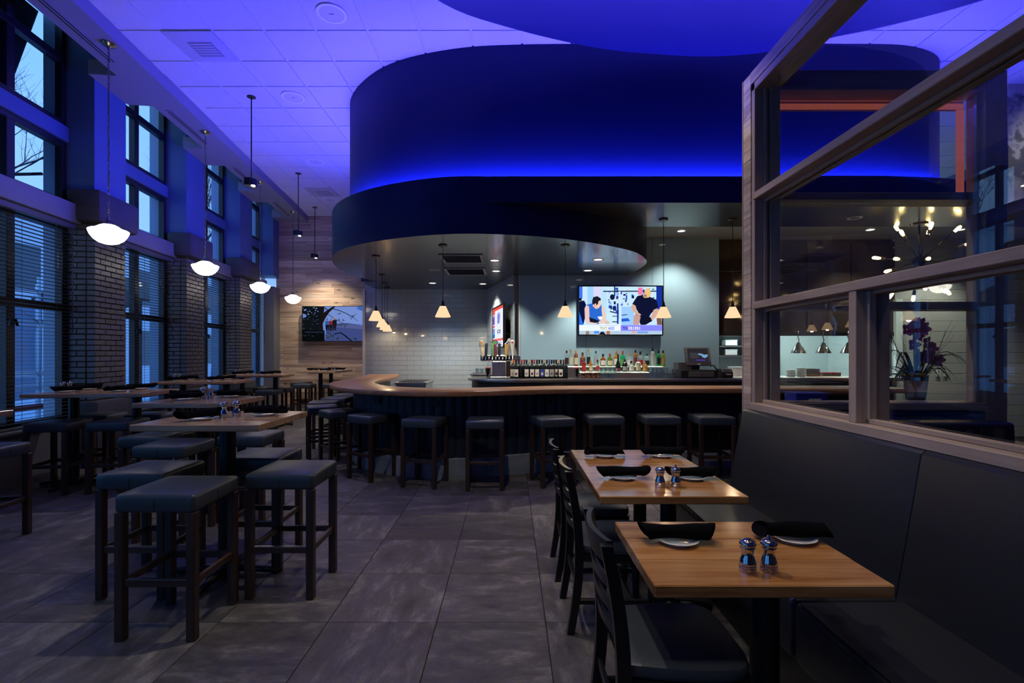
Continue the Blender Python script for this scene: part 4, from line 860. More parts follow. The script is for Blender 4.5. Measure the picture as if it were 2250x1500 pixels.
# ================================================================ BEHIND THE BAR
CZ = 1.09
bc = T('back_counter', 'steel topped back bar counter with rounded left end below the glass wall', 'counter', (1.6, 8.4, 0))
cpoly = [(3.86, 8.77), (3.86, 8.02), (0.95, 8.02)]+smoothline([(0.85, 8.02), (0.5, 7.86), (0.1, 7.77), (-0.3, 7.85), (-0.6, 8.12), (-0.74, 8.5)], 0.08)+[(-0.72, 9.65), (-0.12, 9.65), (0.11, 8.77)]
cp = [(x-1.6, y-8.4) for x, y in cpoly]
O('steel_top', mprism(cp, CZ-0.045, CZ, 'brushed_steel', 'steel_top', 0.004), (0, 0, 0), bc)
O('rubber_mat', mprism([(x*0.985, y*0.9+0.02) for x, y in cp], CZ, CZ+0.003, 'plastic_dark', 'rubber_mat'), (0, 0, 0), bc)
O('cabinet', mprism([(x*0.97, y*0.93) for x, y in cp], 0.1, CZ-0.05, 'navy_flat', 'cabinet'), (0, 0, 0), bc)
B('speed_rail', (0.7, -0.46, 0.93), (2.9, 0.10, 0.03), 'brushed_steel', bc, 0.004); B('kick', (0.6, 0, 0.05), (3.0, 0.5, 0.1), 'dark_void', bc)
for k in range(4): B('cabinet_door', (-0.1+0.62*k, -0.355, 0.52), (0.60, 0.02, 0.75), 'navy_panel', bc, 0.004)
gr = T('glass_rail', 'raised steel drain tray holding glasses at the left end of the back counter', 'tray', (-0.50, 9.3, CZ+0.003))
B('tray', (0, 0, 0.03), (0.5, 0.62, 0.02), 'brushed_steel', gr, 0.004); B('mat', (0, 0, 0.043), (0.44, 0.56, 0.006), 'plastic_dark', gr)
for sx in (-1, 1):
    for sy in (-1, 1): B('leg', (sx*0.22, sy*0.28, 0.01), (0.03, 0.03, 0.02), 'brushed_steel', gr)
# steel sink unit inside the bend of the bar
sk = T('sink_unit', 'steel underbar sink with black grate inside the bend of the bar', 'sink', (-1.75, 9.0, 0))
B('cabinet', (0, 0, 0.48), (0.52, 0.78, 0.96), 'brushed_steel', sk, 0.006); B('basin_rim', (0, 0, 0.98), (0.56, 0.82, 0.04), 'brushed_steel', sk, 0.008)
for q in range(9): B('grate_bar', (-0.2+0.05*q, 0, 1.008), (0.022, 0.70, 0.014), 'plastic_dark', sk)
for sx in (-1, 1): B('leg', (sx*0.22, -0.34, 0.003), (0.04, 0.04, 0.006), 'black_metal', sk)

# ---- stepped lit bottle shelf
sh = T('bottle_shelf', 'stepped steel bottle shelf glowing white, on the back counter', 'shelf', (1.75, 8.55, CZ+0.003))
B('lower_step', (0.02, -0.09, 0.045), (1.19, 0.18, 0.09), 'brushed_steel', sh, 0.003); B('upper_step', (0.06, 0.09, 0.09), (1.74, 0.18, 0.18), 'brushed_steel', sh, 0.003)
B('glow_panel', (0.02, -0.09, 0.094), (1.15, 0.13, 0.006), 'shelf_light', sh); B('glow_panel', (0.06, 0.09, 0.182), (1.70, 0.13, 0.006), 'shelf_light', sh)

# ---- bottles
def bottle_glass(nm, col, tr=0.75, rough=0.06): P(nm, col, rough, 0, trans=tr, ior=1.3)
bottle_glass('bg_clear', (0.85, 0.92, 0.90), 0.92); bottle_glass('bg_brown', (0.45, 0.12, 0.03)); bottle_glass('bg_amber', (0.75, 0.30, 0.06)); bottle_glass('bg_green', (0.05, 0.55, 0.18)); bottle_glass('bg_olive', (0.20, 0.30, 0.05)); bottle_glass('bg_red', (0.60, 0.06, 0.04)); bottle_glass('bg_yellow', (0.62, 0.58, 0.05)); bottle_glass('bg_frost', (0.75, 0.88, 0.80), 0.6, 0.4)
P('bg_black', (0.006, 0.008, 0.008), 0.08); P('bg_wine', (0.010, 0.012, 0.012), 0.07)
for nm, c in (('lb_white', (0.62, 0.60, 0.55)), ('lb_cream', (0.55, 0.48, 0.34)), ('lb_black', (0.012, 0.012, 0.014)), ('lb_blue', (0.03, 0.06, 0.30)), ('lb_red', (0.42, 0.03, 0.03)), ('lb_purple', (0.10, 0.08, 0.16)), ('lb_gold', (0.50, 0.33, 0.10)), ('lb_maroon', (0.16, 0.03, 0.06)), ('lb_grey', (0.30, 0.30, 0.31)), ('cork', (0.45, 0.28, 0.15)), ('lb_orange', (0.65, 0.25, 0.05)), ('lb_green', (0.10, 0.28, 0.10))): P(nm, c, 0.5)
def arc_label(r, z0, z1, half, mat):
    V = []; F = []; n = 9
    for i in range(n): a = -pi/2-half+2*half*i/(n-1); V += [(r*cos(a), r*sin(a), z0), (r*cos(a), r*sin(a), z1)]
    for i in range(n-1): F.append((2*i, 2*i+2, 2*i+3, 2*i+1))
    return me_from('label', V, F, mat, True)
def bottle(kind, loc, glass, lab, cap, label, group, h=None, mark=None):
    g = T('wine_bottle' if kind == 'wine' else 'liquor_bottle', label, 'bottle', loc, 0, group)
    if kind == 'wine': r, hb, hs, hn, rn = 0.0385, 0.185, 0.235, 0.305, 0.0145
    elif kind == 'tall': r, hb, hs, hn, rn = 0.036, 0.205, 0.255, 0.305, 0.014
    elif kind == 'squat': r, hb, hs, hn, rn = 0.047, 0.135, 0.165, 0.20, 0.016
    elif kind == 'round': r, hb, hs, hn, rn = 0.048, 0.120, 0.175, 0.215, 0.015
    elif kind == 'cognac': r, hb, hs, hn, rn = 0.044, 0.075, 0.175, 0.27, 0.014
    else: r, hb, hs, hn, rn = 0.034, 0.10, 0.13, 0.16, 0.013
    k = (h/hn) if h else 1.0; hb, hs, hn = hb*k, hs*k, hn*k
    O('glass', mlathe([(0.0, 0.002), (r*0.92, 0.0), (r, 0.008), (r, hb), (r*0.9, hb+(hs-hb)*0.35), (rn*1.5, hs-(hs-hb)*0.15), (rn, hs), (rn, hn), (0.0, hn)], glass, 16), (0, 0, 0), g)
    O('capsule', mlathe([(rn+0.001, hn-0.055*k), (rn+0.0015, hn-0.05*k), (rn+0.0015, hn+0.004), (0.0, hn+0.005)] if kind != 'squat' else [(rn+0.002, hn-0.005), (rn+0.003, hn), (rn+0.003, hn+0.03), (0.0, hn+0.031)], cap, 12), (0, 0, 0), g)
    if lab:
        z0, z1 = hb*0.18, hb*0.82; lo = O('label', arc_label(r+0.0012, z0, z1, 1.0, lab), (0, 0, 0), g)
        if mark: O('label_mark', arc_label(r+0.002, z0+(z1-z0)*0.2, z0+(z1-z0)*0.55, 0.45, mark), (0, 0, 0), lo)
    return g
ORDW = ['first', 'second', 'third', 'fourth', 'fifth', 'sixth', 'seventh', 'eighth', 'ninth', 'tenth', 'eleventh', 'twelfth', 'thirteenth', 'fourteenth', 'fifteenth', 'sixteenth', 'seventeenth', 'eighteenth', 'nineteenth', 'twentieth']
def bx(px, Y): return (px-1122)*Y/1080.0
fr = [(1126, 'lb_cream', 'lb_gold', 'lb_grey', 'cream'), (1134, 'lb_white', 'lb_black', 'lb_maroon', 'low white'), (1146, None, 'lb_red', None, 'no'), (1157, 'lb_white', 'lb_black', 'lb_grey', 'white'), (1169, 'lb_white', 'lb_black', 'lb_maroon', 'white and maroon'), (1180, 'lb_white', 'lb_black', 'lb_grey', 'white'), (1191, 'lb_blue', 'lb_black', 'lb_cream', 'blue'), (1201.5, 'lb_white', 'lb_black', 'lb_grey', 'white'), (1212, 'lb_grey', 'lb_black', 'lb_purple', 'purple'), (1222, 'lb_cream', 'lb_black', 'lb_black', 'black and cream'), (1232, 'lb_white', 'lb_black', 'lb_black', 'low white'), (1243, None, 'lb_black', None, 'no')]
for i, (px, lab, cap, mk, nm) in enumerate(fr):
    Y = 8.14+(0.05 if i in (0, 2, 9) else 0); bottle('wine', (bx(px, Y), Y-(0.06 if i == 1 else 0), CZ+0.003), 'bg_wine', lab, cap, 'dark wine bottle with %s label, %s from the left in the front row' % (nm, ORDW[i]), 'wine bottles on the back counter', mark=mk)
for i, px in enumerate((1128, 1140, 1152, 1163, 1174, 1185, 1196, 1207, 1217, 1227, 1238)):
    Y = 8.26; cap = ('lb_red', 'lb_black', 'lb_maroon', 'cork', 'lb_red', 'lb_black', 'cork', 'lb_blue', 'lb_black', 'cork', 'lb_maroon')[i]
    bottle('wine', (bx(px, Y), Y, CZ+0.003), 'bg_wine', None, cap, 'dark wine bottle, %s from the left in the back row' % ORDW[i], 'wine bottles on the back counter')
up = [(1245, 'tall', 'bg_clear', 'lb_black', 'lb_black', 0.31, 'clear'), (1254, 'tall', 'bg_clear', 'lb_cream', 'cork', 0.33, 'clear pink labelled'), (1265.5, 'tall', 'bg_brown', 'lb_cream', 'lb_orange', 0.31, 'amber'), (1280, 'squat', 'bg_brown', 'lb_maroon', 'lb_maroon', 0.24, 'square brown'), (1293, 'tall', 'bg_clear', 'lb_black', 'cork', 0.34, 'clear black labelled'), (1309, 'tall', 'bg_clear', 'lb_grey', 'chrome', 0.30, 'clear grey labelled'), (1325, 'squat', 'bg_brown', 'lb_white', 'lb_black', 0.21, 'wide brown white labelled'), (1340, 'round', 'bg_olive', 'lb_cream', 'lb_red', 0.245, 'dark green cream labelled'), (1354, 'squat', 'bg_amber', 'lb_white', 'lb_orange', 0.27, 'square white labelled'), (1368, 'round', 'bg_green', 'lb_green', 'lb_red', 0.30, 'bright green'), (1383, 'squat', 'bg_clear', 'lb_white', 'cork', 0.225, 'clear square'), (1396, 'tall', 'bg_amber', 'lb_maroon', 'lb_black', 0.32, 'clear maroon labelled'), (1407, 'round', 'bg_clear', 'lb_red', 'lb_black', 0.29, 'clear red labelled'), (1421, 'round', 'bg_clear', 'lb_black', 'chrome', 0.25, 'clear horseshoe labelled'), (1434, 'tall', 'bg_frost', 'lb_white', 'lb_black', 0.36, 'tall frosted'), (1447, 'tall', 'bg_green', 'lb_black', 'lb_black', 0.31, 'green dark labelled'), (1457, 'tall', 'bg_yellow', 'lb_gold', 'lb_black', 0.31, 'yellow green')]
for i, (px, kd, gl, lb, cp_, h, nm) in enumerate(up):
    Y = 8.65; bottle(kd, (bx(px, Y), Y, CZ+0.003+0.188), gl, lb, cp_, nm+' liquor bottle, %s from the left on the upper step' % ORDW[i], 'liquor bottles on the upper step', h=h*0.88)
lo_ = [(1283, 'mini', 'bg_red', 'lb_red', 'chrome', 0.22, 'red'), (1298, 'mini', 'bg_amber', 'lb_cream', 'cork', 0.2, 'amber cream labelled'), (1313, 'mini', 'bg_clear', 'lb_red', 'lb_black', 0.2, 'clear red labelled'), (1358, 'cognac', 'bg_black', 'lb_maroon', 'lb_black', 0.30, 'dark tapered red labelled'), (1373, 'round', 'bg_black', 'lb_grey', 'lb_black', 0.21, 'round black diamond labelled'), (1387, 'squat', 'bg_clear', 'lb_white', 'lb_black', 0.155, 'short clear'), (1402, 'squat', 'bg_clear', 'lb_cream', 'bg_clear', 0.21, 'clear ribbed'), (1417, 'round', 'bg_amber', 'lb_gold', 'cork', 0.17, 'small round amber')]
for i, (px, kd, gl, lb, cp_, h, nm) in enumerate(lo_):
    Y = 8.46; bottle(kd, (bx(px, Y), Y, CZ+0.003+0.098), gl, lb, cp_, nm+' liquor bottle, %s from the left on the lower step' % ORDW[i], 'liquor bottles on the lower step', h=h)
# ---- glasses, mugs, shakers
GLASS('drink_glass', (0.96, 0.985, 0.98), 1.45, 3.2)
tum = mlathe([(0.0, 0.0), (0.028, 0.0), (0.035, 0.085), (0.033, 0.085), (0.026, 0.012), (0.0, 0.010)], 'drink_glass', 14)
def glass(x, y, z, label, grp): tag(O('tumbler', tum, (x, y, z)), label, 'glass', grp)
for gi, (px0, nm) in enumerate(((1319, 'left of the steel shelf front'), (1430, 'right of the lit shelf'))):
    for lv in range(2):
        for r in range(2):
            for c in range(4): glass(bx(px0, 8.25)+0.075*c, 8.14+0.08*r, CZ+0.003+0.0875*lv, 'clear tumbler %s, %s %s layer, %s from left' % (nm, 'front' if r == 0 else 'back', 'upper' if lv else 'lower', ORDW[c]), 'clear tumblers '+nm)
for c in range(3):
    for r in range(2): glass(-0.62+0.085*c, 9.12+0.1*r, CZ+0.049, 'clear beer glass on the drain tray, %s row, %s from the left' % ('front' if r == 0 else 'back', ORDW[c]), 'glasses on the drain tray')
mug = None
for c, px in enumerate((1282, 1294, 1305, 1316)):
    g = T('copper_mug', 'copper mug in front of the lit shelf, %s from the left' % ORDW[c], 'mug', (bx(px, 8.2), 8.2, CZ+0.003), 0, 'copper mugs on the back counter')
    O('cup', mlathe([(0.0, 0.0), (0.036, 0.0), (0.040, 0.01), (0.040, 0.088), (0.038, 0.088), (0.036, 0.01), (0.0, 0.008)], 'copper', 18), (0, 0, 0), g); O('handle', mtube([(0.04, -0.01, 0.07), (0.062, -0.02, 0.065), (0.066, -0.022, 0.045), (0.058, -0.02, 0.025), (0.04, -0.01, 0.018)], 0.004, 'copper', 6), (0, 0, 0), g)
for px, Y, nm in ((1267, 8.15, 'beside the copper mugs'), (1073, 8.12, 'left of the tap tower')):
    g = T('steel_shaker', 'tall steel cocktail shaker cup '+nm, 'shaker', (bx(px, Y), Y, CZ+0.003), 0, 'steel shaker cups'); O('cup', mlathe([(0.0, 0.0), (0.032, 0.0), (0.047, 0.175), (0.045, 0.175), (0.03, 0.01), (0.0, 0.01)], 'chrome', 20), (0, 0, 0), g); O('band', mlathe([(0.0472, 0.165), (0.048, 0.166), (0.048, 0.178), (0.0472, 0.179)], 'lb_red', 20, ring=True), (0, 0, 0), g)
for c, px in enumerate((1468, 1475, 1482)):
    g = T('cutlery_jar', 'clear jar with bar tools left of the till, %s one' % ORDW[c], 'jar', (bx(px, 8.2), 8.2, CZ+0.003), 0, 'tool jars by the till'); O('jar', tum, (0, 0, 0), g)
    for q in range(3): O('bar_tool', mtube([(0.008*q-0.008, 0, 0.012), (0.02*(q-1), 0.01, 0.17)], 0.004, 'chrome', 6), (0, 0, 0), g)

# ---- beer tap tower
tt = T('beer_tap_tower', 'steel beer tap tower with ten faucets on the back counter', 'beer tap', (-0.2, 8.35, CZ+0.003))
B('pillar', (0.0, 0.0, 0.14), (0.225, 0.16, 0.28), 'brushed_steel', tt, 0.006); B('base', (0, 0, 0.01), (0.40, 0.26, 0.02), 'brushed_steel', tt, 0.004); B('manifold', (-0.02, 0, 0.335), (0.58, 0.11, 0.095), 'chrome', tt, 0.01); B('end_block', (0.32, 0.01, 0.335), (0.09, 0.10, 0.09), 'brushed_steel', tt, 0.004); B('side_panel', (0.16, 0.02, 0.14), (0.07, 0.12, 0.28), 'walnut_leg', tt)
O('badge', mlathe([(0, 0), (0.012, 0), (0.012, 0.004), (0, 0.004)], 'lb_black', 14), (0, -0.08, 0.245), tt, rot=(pi/2, 0, 0))
HND = {0: ('lb_cream', 'lb_orange', 'paddle'), 1: ('lb_black', 'lb_black', 'stick'), 3: ('lb_green', 'lb_cream', 'stick'), 4: ('lb_maroon', 'lb_green', 'disc'), 5: ('lb_black', 'lb_black', 'stick'), 7: ('lb_gold', 'lb_blue', 'house'), 8: ('lb_grey', 'lb_white', 'oval'), 9: ('lb_white', 'lb_red', 'drop')}
for i in range(10):
    x = -0.275+0.0565*i; fa = O('faucet', mtube([(0, -0.05, 0.02), (0, -0.085, 0.02), (0, -0.115, -0.005), (0, -0.125, -0.05)], [0.012, 0.012, 0.010, 0.008], 'chrome', 8), (x, 0, 0.33), tt)
    if i in HND:
        m1, m2, kd = HND[i]
        prof = {'stick': [(0.0, 0.0), (0.010, 0.0), (0.017, 0.05), (0.019, 0.2), (0.012, 0.215), (0.0, 0.216)], 'paddle': [(0.0, 0.0), (0.012, 0.0), (0.02, 0.04), (0.024, 0.15), (0.022, 0.16), (0.030, 0.17), (0.030, 0.25), (0.0, 0.26)], 'disc': [(0.0, 0.0), (0.012, 0.0), (0.02, 0.05), (0.020, 0.19), (0.0, 0.20)], 'house': [(0.0, 0.0), (0.012, 0.0), (0.022, 0.1), (0.032, 0.19), (0.034, 0.20), (0.0, 0.25)], 'oval': [(0.0, 0.0), (0.008, 0.0), (0.009, 0.2), (0.026, 0.235), (0.028, 0.255), (0.018, 0.285), (0.0, 0.29)], 'drop': [(0.0, 0.0), (0.008, 0.0), (0.014, 0.10), (0.03, 0.21), (0.032, 0.235), (0.02, 0.262), (0.0, 0.266)]}[kd]
        hd = O('tap_handle', mlathe(prof, m1, 14), (x+0.0, -0.06, 0.355), tt, rot=(radians(-6), radians(random.uniform(-5, 5)), 0), scale=(1.35, 0.6, 1.08))
        zt = prof[-1][1]*0.86
        if kd == 'disc': O('medallion', mlathe([(0, 0), (0.040, 0), (0.040, 0.012), (0, 0.012)], 'lb_black', 20), (0, 0.006, 0.225), hd, rot=(pi/2, 0, 0)); O('medallion_face', mlathe([(0, 0), (0.030, 0), (0.030, 0.004), (0, 0.004)], 'lb_green', 20), (0, -0.008, 0.225), hd, rot=(pi/2, 0, 0))
        elif kd != 'stick': O('emblem', mlathe([(0, 0), (0.015, 0), (0.015, 0.004), (0, 0.004)], m2, 14), (0, -0.034, zt), hd, rot=(pi/2, 0, 0))

# ---- televisions
m, n, l, b = newmat('screen'); n.remove(b); at = n.new('ShaderNodeAttribute'); at.attribute_name = 'col'; e = n.new('ShaderNodeEmission'); e.inputs[1].default_value = 1.15; l.new(at.outputs['Color'], e.inputs[0]); l.new(e.outputs[0], n['Material Output'].inputs[0])
def picture(polys, w, h, name='screen_picture', dz=0.00005):
    """flat picture in the local xz plane facing -y; polys = (points u,v from top left, sRGB colour)"""
    V = []; F = []; cols = []
    for k, (pts, c) in enumerate(polys):
        b = len(V); V += [((u-0.5)*w, -dz*k, (0.5-v)*h) for u, v in pts]; F.append(tuple(range(b, b+len(pts)))); cols.append((*lin(c), 1))
    me = me_from(name, V, F, 'screen'); ca = me.color_attributes.new('col', 'FLOAT_COLOR', 'CORNER')
    for p in me.polygons:
        for li in p.loop_indices: ca.data[li].color = cols[p.index]
    bm = bmesh.new(); bm.from_mesh(me); bmesh.ops.triangulate(bm, faces=[f for f in bm.faces if len(f.verts) > 4]); bm.to_mesh(me); bm.free()
    return me
def R(u0, v0, u1, v1): return [(u0, v0), (u1, v0), (u1, v1), (u0, v1)]
def EL(u, v, ru, rv, n=14): return [(u+ru*cos(2*pi*i/n), v+rv*sin(2*pi*i/n)) for i in range(n)]
def ST(u0, v0, u1, v1, w, asp=1.78):
    dx, dy = (u1-u0)*asp, v1-v0; L = sqrt(dx*dx+dy*dy) or 1; ox, oy = -dy/L*w/asp, dx/L*w; return [(u0+ox, v0+oy), (u1+ox, v1+oy), (u1-ox, v1-oy), (u0-ox, v0-oy)]
def tv(loc, rz, w, h, label, polys, bez=0.02, depth=0.05):
    t = T('television', label, 'television', loc, rz)
    B('casing', (0, depth/2, 0), (w, depth, h), 'tv_black', t, 0.006)
    for s in (-1, 1): B('bezel', (s*(w/2-bez/2), -0.004, 0), (bez, 0.010, h), 'tv_black', t, 0.002); B('bezel', (0, -0.004, s*(h/2-bez/2)), (w-2*bez, 0.010, bez), 'tv_black', t, 0.002)
    if polys: O('screen_picture', picture(polys, w-2*bez, h-2*bez), (0, -0.0006, 0), t)
    else: B('screen', (0, -0.001, 0), (w-2*bez, 0.002, h-2*bez), 'tv_black', t)
    B('wall_bracket', (0, depth+0.03, 0), (w*0.3, 0.06, h*0.4), 'black_metal', t); return t
rr = random.Random(3)
gym = [(R(0, 0, 1, 1), (190, 220, 245))]
for i in range(110): u = rr.uniform(0.34, 0.96); v = rr.uniform(0.02, 0.62); gym.append((R(u, v, u+rr.uniform(0.006, 0.035), v+rr.uniform(0.015, 0.11)), rr.choice([(20, 60, 190), (40, 120, 235), (10, 20, 70), (215, 232, 250), (120, 170, 240), (12, 30, 60), (30, 50, 120), (180, 215, 250)])))
gym += [(R(0.10, 0.0, 0.20, 0.55), (150, 200, 250)), (R(0.17, 0.0, 0.27, 0.22), (205, 205, 245)), (R(0.27, 0.05, 0.33, 0.75), (175, 215, 245)), (R(0.0, 0.0, 0.04, 0.25), (60, 110, 220)), (R(0.0, 0.24, 0.03, 0.30), (15, 20, 40)), (ST(0.29, 0.10, 0.98, 0.095, 0.012), (25, 40, 60)), (R(0.42, 0.0, 0.435, 0.2), (15, 35, 110)), (R(0.48, 0.1, 0.50, 0.78), (205, 220, 250)), (R(0.33, 0.55, 0.47, 0.80), (195, 225, 240)), (R(0.93, 0.0, 1.0, 0.5), (20, 50, 150)), (R(0.71, 0.02, 0.765, 0.17), (235, 120, 160)), (R(0.51, 0.42, 0.66, 0.80), (150, 195, 245)),
        (ST(0.37, 0.52, 0.47, 0.56, 0.012), (25, 40, 80)), (ST(0.40, 0.62, 0.46, 0.62, 0.008), (25, 40, 80)), (ST(0.40, 0.735, 0.47, 0.735, 0.010), (25, 40, 80)), (R(0.455, 0.35, 0.475, 0.78), (20, 60, 150)), (EL(0.425, 0.45, 0.025, 0.05), (15, 40, 110)), (EL(0.40, 0.22, 0.03, 0.06), (15, 25, 60)), ([(0.51, 0.67), (0.59, 0.66), (0.615, 0.72), (0.51, 0.735)], (30, 90, 200)), (ST(0.51, 0.6, 0.58, 0.585, 0.01), (60, 90, 150)),
        # man on the left
        ([(0.0, 0.31), (0.06, 0.29), (0.09, 0.40), (0.07, 0.66), (0.05, 0.80), (0.0, 0.55)], (10, 20, 60)), ([(0.0, 0.52), (0.05, 0.80), (0.0, 0.80)], (40, 110, 240)),
        ([(0.09, 0.38), (0.16, 0.35), (0.26, 0.36), (0.30, 0.50), (0.31, 0.74), (0.24, 0.79), (0.12, 0.76)], (40, 100, 200)), ([(0.065, 0.46), (0.085, 0.38), (0.12, 0.42), (0.125, 0.66), (0.21, 0.74), (0.22, 0.79), (0.10, 0.77), (0.07, 0.70)], (225, 190, 185)), ([(0.27, 0.38), (0.30, 0.45), (0.325, 0.66), (0.31, 0.74), (0.24, 0.79), (0.23, 0.75), (0.28, 0.66), (0.27, 0.5)], (225, 195, 175)),
        ([(0.12, 0.64), (0.22, 0.70), (0.25, 0.72), (0.20, 0.76), (0.13, 0.74)], (20, 25, 45)), ([(0.22, 0.63), (0.27, 0.62), (0.285, 0.66), (0.25, 0.70)], (240, 240, 245)), (EL(0.335, 0.76, 0.03, 0.05), (215, 185, 175)), ([(0.18, 0.34), (0.23, 0.36), (0.24, 0.45), (0.20, 0.47), (0.16, 0.40)], (220, 180, 165)), (EL(0.232, 0.35, 0.032, 0.09), (230, 195, 175)), ([(0.155, 0.30), (0.17, 0.22), (0.22, 0.20), (0.262, 0.25), (0.26, 0.29), (0.235, 0.30), (0.225, 0.37), (0.20, 0.40), (0.175, 0.37), (0.158, 0.36)], (25, 25, 40)), (EL(0.196, 0.375, 0.010, 0.025), (225, 175, 165)),
        # man on the right
        ([(0.64, 0.36), (0.70, 0.20), (0.78, 0.165), (0.86, 0.22), (0.93, 0.28), (0.955, 0.42), (0.90, 0.50), (0.86, 0.58), (0.84, 0.66), (0.74, 0.66), (0.70, 0.50)], (14, 18, 48)), ([(0.64, 0.36), (0.68, 0.40), (0.70, 0.53), (0.745, 0.58), (0.74, 0.61), (0.68, 0.57), (0.63, 0.48)], (205, 165, 145)), ([(0.90, 0.48), (0.955, 0.46), (0.965, 0.55), (0.91, 0.66), (0.88, 0.72), (0.84, 0.68), (0.87, 0.60)], (205, 165, 150)), ([(0.72, 0.62), (0.86, 0.64), (0.88, 0.72), (0.80, 0.80), (0.74, 0.80), (0.72, 0.70)], (12, 16, 40)), ([(0.66, 0.60), (0.72, 0.58), (0.74, 0.64), (0.72, 0.80), (0.65, 0.80)], (190, 150, 145)), ([(0.93, 0.58), (0.99, 0.58), (1.0, 0.80), (0.94, 0.80)], (120, 85, 75)), (EL(0.825, 0.135, 0.040, 0.10), (225, 185, 120)), (EL(0.795, 0.19, 0.026, 0.05), (205, 160, 130)), (ST(0.78, 0.20, 0.81, 0.19, 0.008), (60, 35, 35)),
        # caption band
        (R(0, 0.805, 0.50, 0.925), (225, 235, 255)), (R(0.50, 0.805, 1, 0.925), (130, 130, 250)), (R(0.23, 0.785, 0.50, 0.925), (228, 238, 252)), (R(0, 0.925, 1, 1), (170, 195, 215)), ([(0.24, 1.0), (0.26, 0.95), (0.29, 0.94), (0.32, 1.0)], (12, 15, 35)), (R(0.33, 0.925, 0.37, 1.0), (170, 110, 80)), (R(0.64, 0.925, 0.68, 0.98), (215, 160, 160)), (R(0.08, 0.93, 0.12, 1), (150, 120, 100)), (R(0.18, 0.93, 0.24, 0.98), (70, 140, 240)), (R(0.70, 0.94, 0.83, 0.975), (110, 150, 225))]
t1 = tv((1.95, 8.72, 2.267), 0, 1.51, 0.888, 'large wall television showing two men talking in a gym', gym)
for nm, c in (('tx_olive', (170, 160, 20)), ('tx_blue', (50, 70, 230)), ('tx_navy', (10, 15, 110)), ('tx_white', (245, 248, 255)), ('tx_red', (235, 60, 60))): E(nm, lin(c), 1.15)
def txt(par, w, h, s, u0, u1, v, hh, mat, bold=0.0, yo=-0.0112):
    me = text_mesh(s, 0.1, mat, 'LEFT', bold); xs = [q.co.x for q in me.vertices]; ys_ = [q.co.y for q in me.vertices]; k = (u1-u0)*w/(max(xs)-min(xs)); ky = hh*h/(max(ys_)-min(ys_)); x0 = min(xs); yc = (max(ys_)+min(ys_))/2
    for q in me.vertices: q.co = ((q.co.x-x0)*k, (q.co.y-yc)*ky, 0)
    return O('caption', me, ((u0-0.5)*w, yo, (0.5-v)*h), par, rot=(pi/2, 0, 0))
tw, th_ = 1.47, 0.848
txt(t1, tw, th_, 'TEXT:', 0.247, 0.344, 0.873, 0.060, 'tx_olive', 0.002); txt(t1, tw, th_, 'ADD', 0.349, 0.424, 0.873, 0.060, 'tx_blue', 0.002); txt(t1, tw, th_, 'TO:', 0.524, 0.582, 0.870, 0.062, 'tx_navy', 0.003); txt(t1, tw, th_, '321321', 0.592, 0.732, 0.870, 0.062, 'tx_white', 0.003); txt(t1, tw, th_, 'GET YOUR COMPLIMENTARY BOTTLE', 0.242, 0.474, 0.816, 0.019, 'tx_blue')
rr = random.Random(9)
tree = [(R(0, 0, 1, 1), (120, 150, 235)), (R(0.4, 0, 1, 0.5), (135, 165, 245)), ([(0.88, 0.0), (1, 0), (1, 0.12), (0.93, 0.10)], (60, 120, 235)), ([(0.36, 1), (0.40, 0.50), (0.75, 0.48), (1.0, 0.56), (1, 1)], (70, 85, 150)), ([(0.5, 0.6), (0.75, 0.5), (1.0, 0.57), (1.0, 0.66), (0.7, 0.62)], (95, 105, 165)),
        (R(0, 0, 0.30, 0.72), (14, 20, 26)), (R(0, 0.7, 0.36, 1.0), (8, 12, 14))]
for i in range(26): u = rr.uniform(0, 0.26); v = rr.uniform(0.02, 0.32); tree.append((EL(u, v, rr.uniform(0.006, 0.02), rr.uniform(0.008, 0.022), 8), rr.choice([(150, 175, 240), (110, 140, 215), (60, 80, 120)])))
tree += [(EL(0.035, 0.27, 0.03, 0.05), (120, 150, 235))]
for i in range(24): u = rr.uniform(0, 0.28); v = rr.uniform(0.36, 0.98); tree.append((EL(u, v, rr.uniform(0.01, 0.03), rr.uniform(0.01, 0.02), 7), rr.choice([(30, 42, 28), (22, 34, 34), (40, 50, 46), (50, 60, 90)])))
tree += [([(0.25, 0.72), (0.28, 0.45), (0.29, 0.25), (0.27, 0.0), (0.36, 0.0), (0.345, 0.18), (0.44, 0.06), (0.50, 0.0), (0.54, 0.0), (0.44, 0.16), (0.37, 0.34), (0.33, 0.50), (0.34, 0.72)], (26, 20, 26)), (ST(0.44, 0.13, 0.36, 0.04, 0.012), (30, 26, 32)), (ST(0.47, 0.05, 0.62, 0.13, 0.011), (26, 26, 40)), (ST(0.62, 0.13, 0.76, 0.24, 0.010), (26, 26, 40)), (ST(0.76, 0.24, 0.90, 0.42, 0.006), (36, 38, 66)), (ST(0.74, 0.22, 0.80, 0.36, 0.005), (36, 38, 66)), (ST(0.41, 0.22, 0.58, 0.42, 0.008), (26, 26, 44)), (ST(0.58, 0.42, 0.74, 0.54, 0.006), (36, 38, 60)), (ST(0.78, 0.38, 0.88, 0.2, 0.005), (40, 44, 80)), (R(0, 0.695, 0.36, 0.73), (6, 6, 10)), (R(0.04, 0.735, 0.34, 0.75), (60, 80, 120)), (ST(0.52, 0.80, 0.62, 0.76, 0.014), (14, 14, 20)), (ST(0.62, 0.76, 0.72, 0.88, 0.016), (14, 14, 20)), (ST(0.70, 0.86, 0.80, 1.0, 0.018), (14, 14, 20)), (ST(0.40, 0.92, 0.52, 0.81, 0.006), (20, 22, 30)), (ST(0.87, 0.05, 0.98, 0.12, 0.006), (40, 50, 90))]
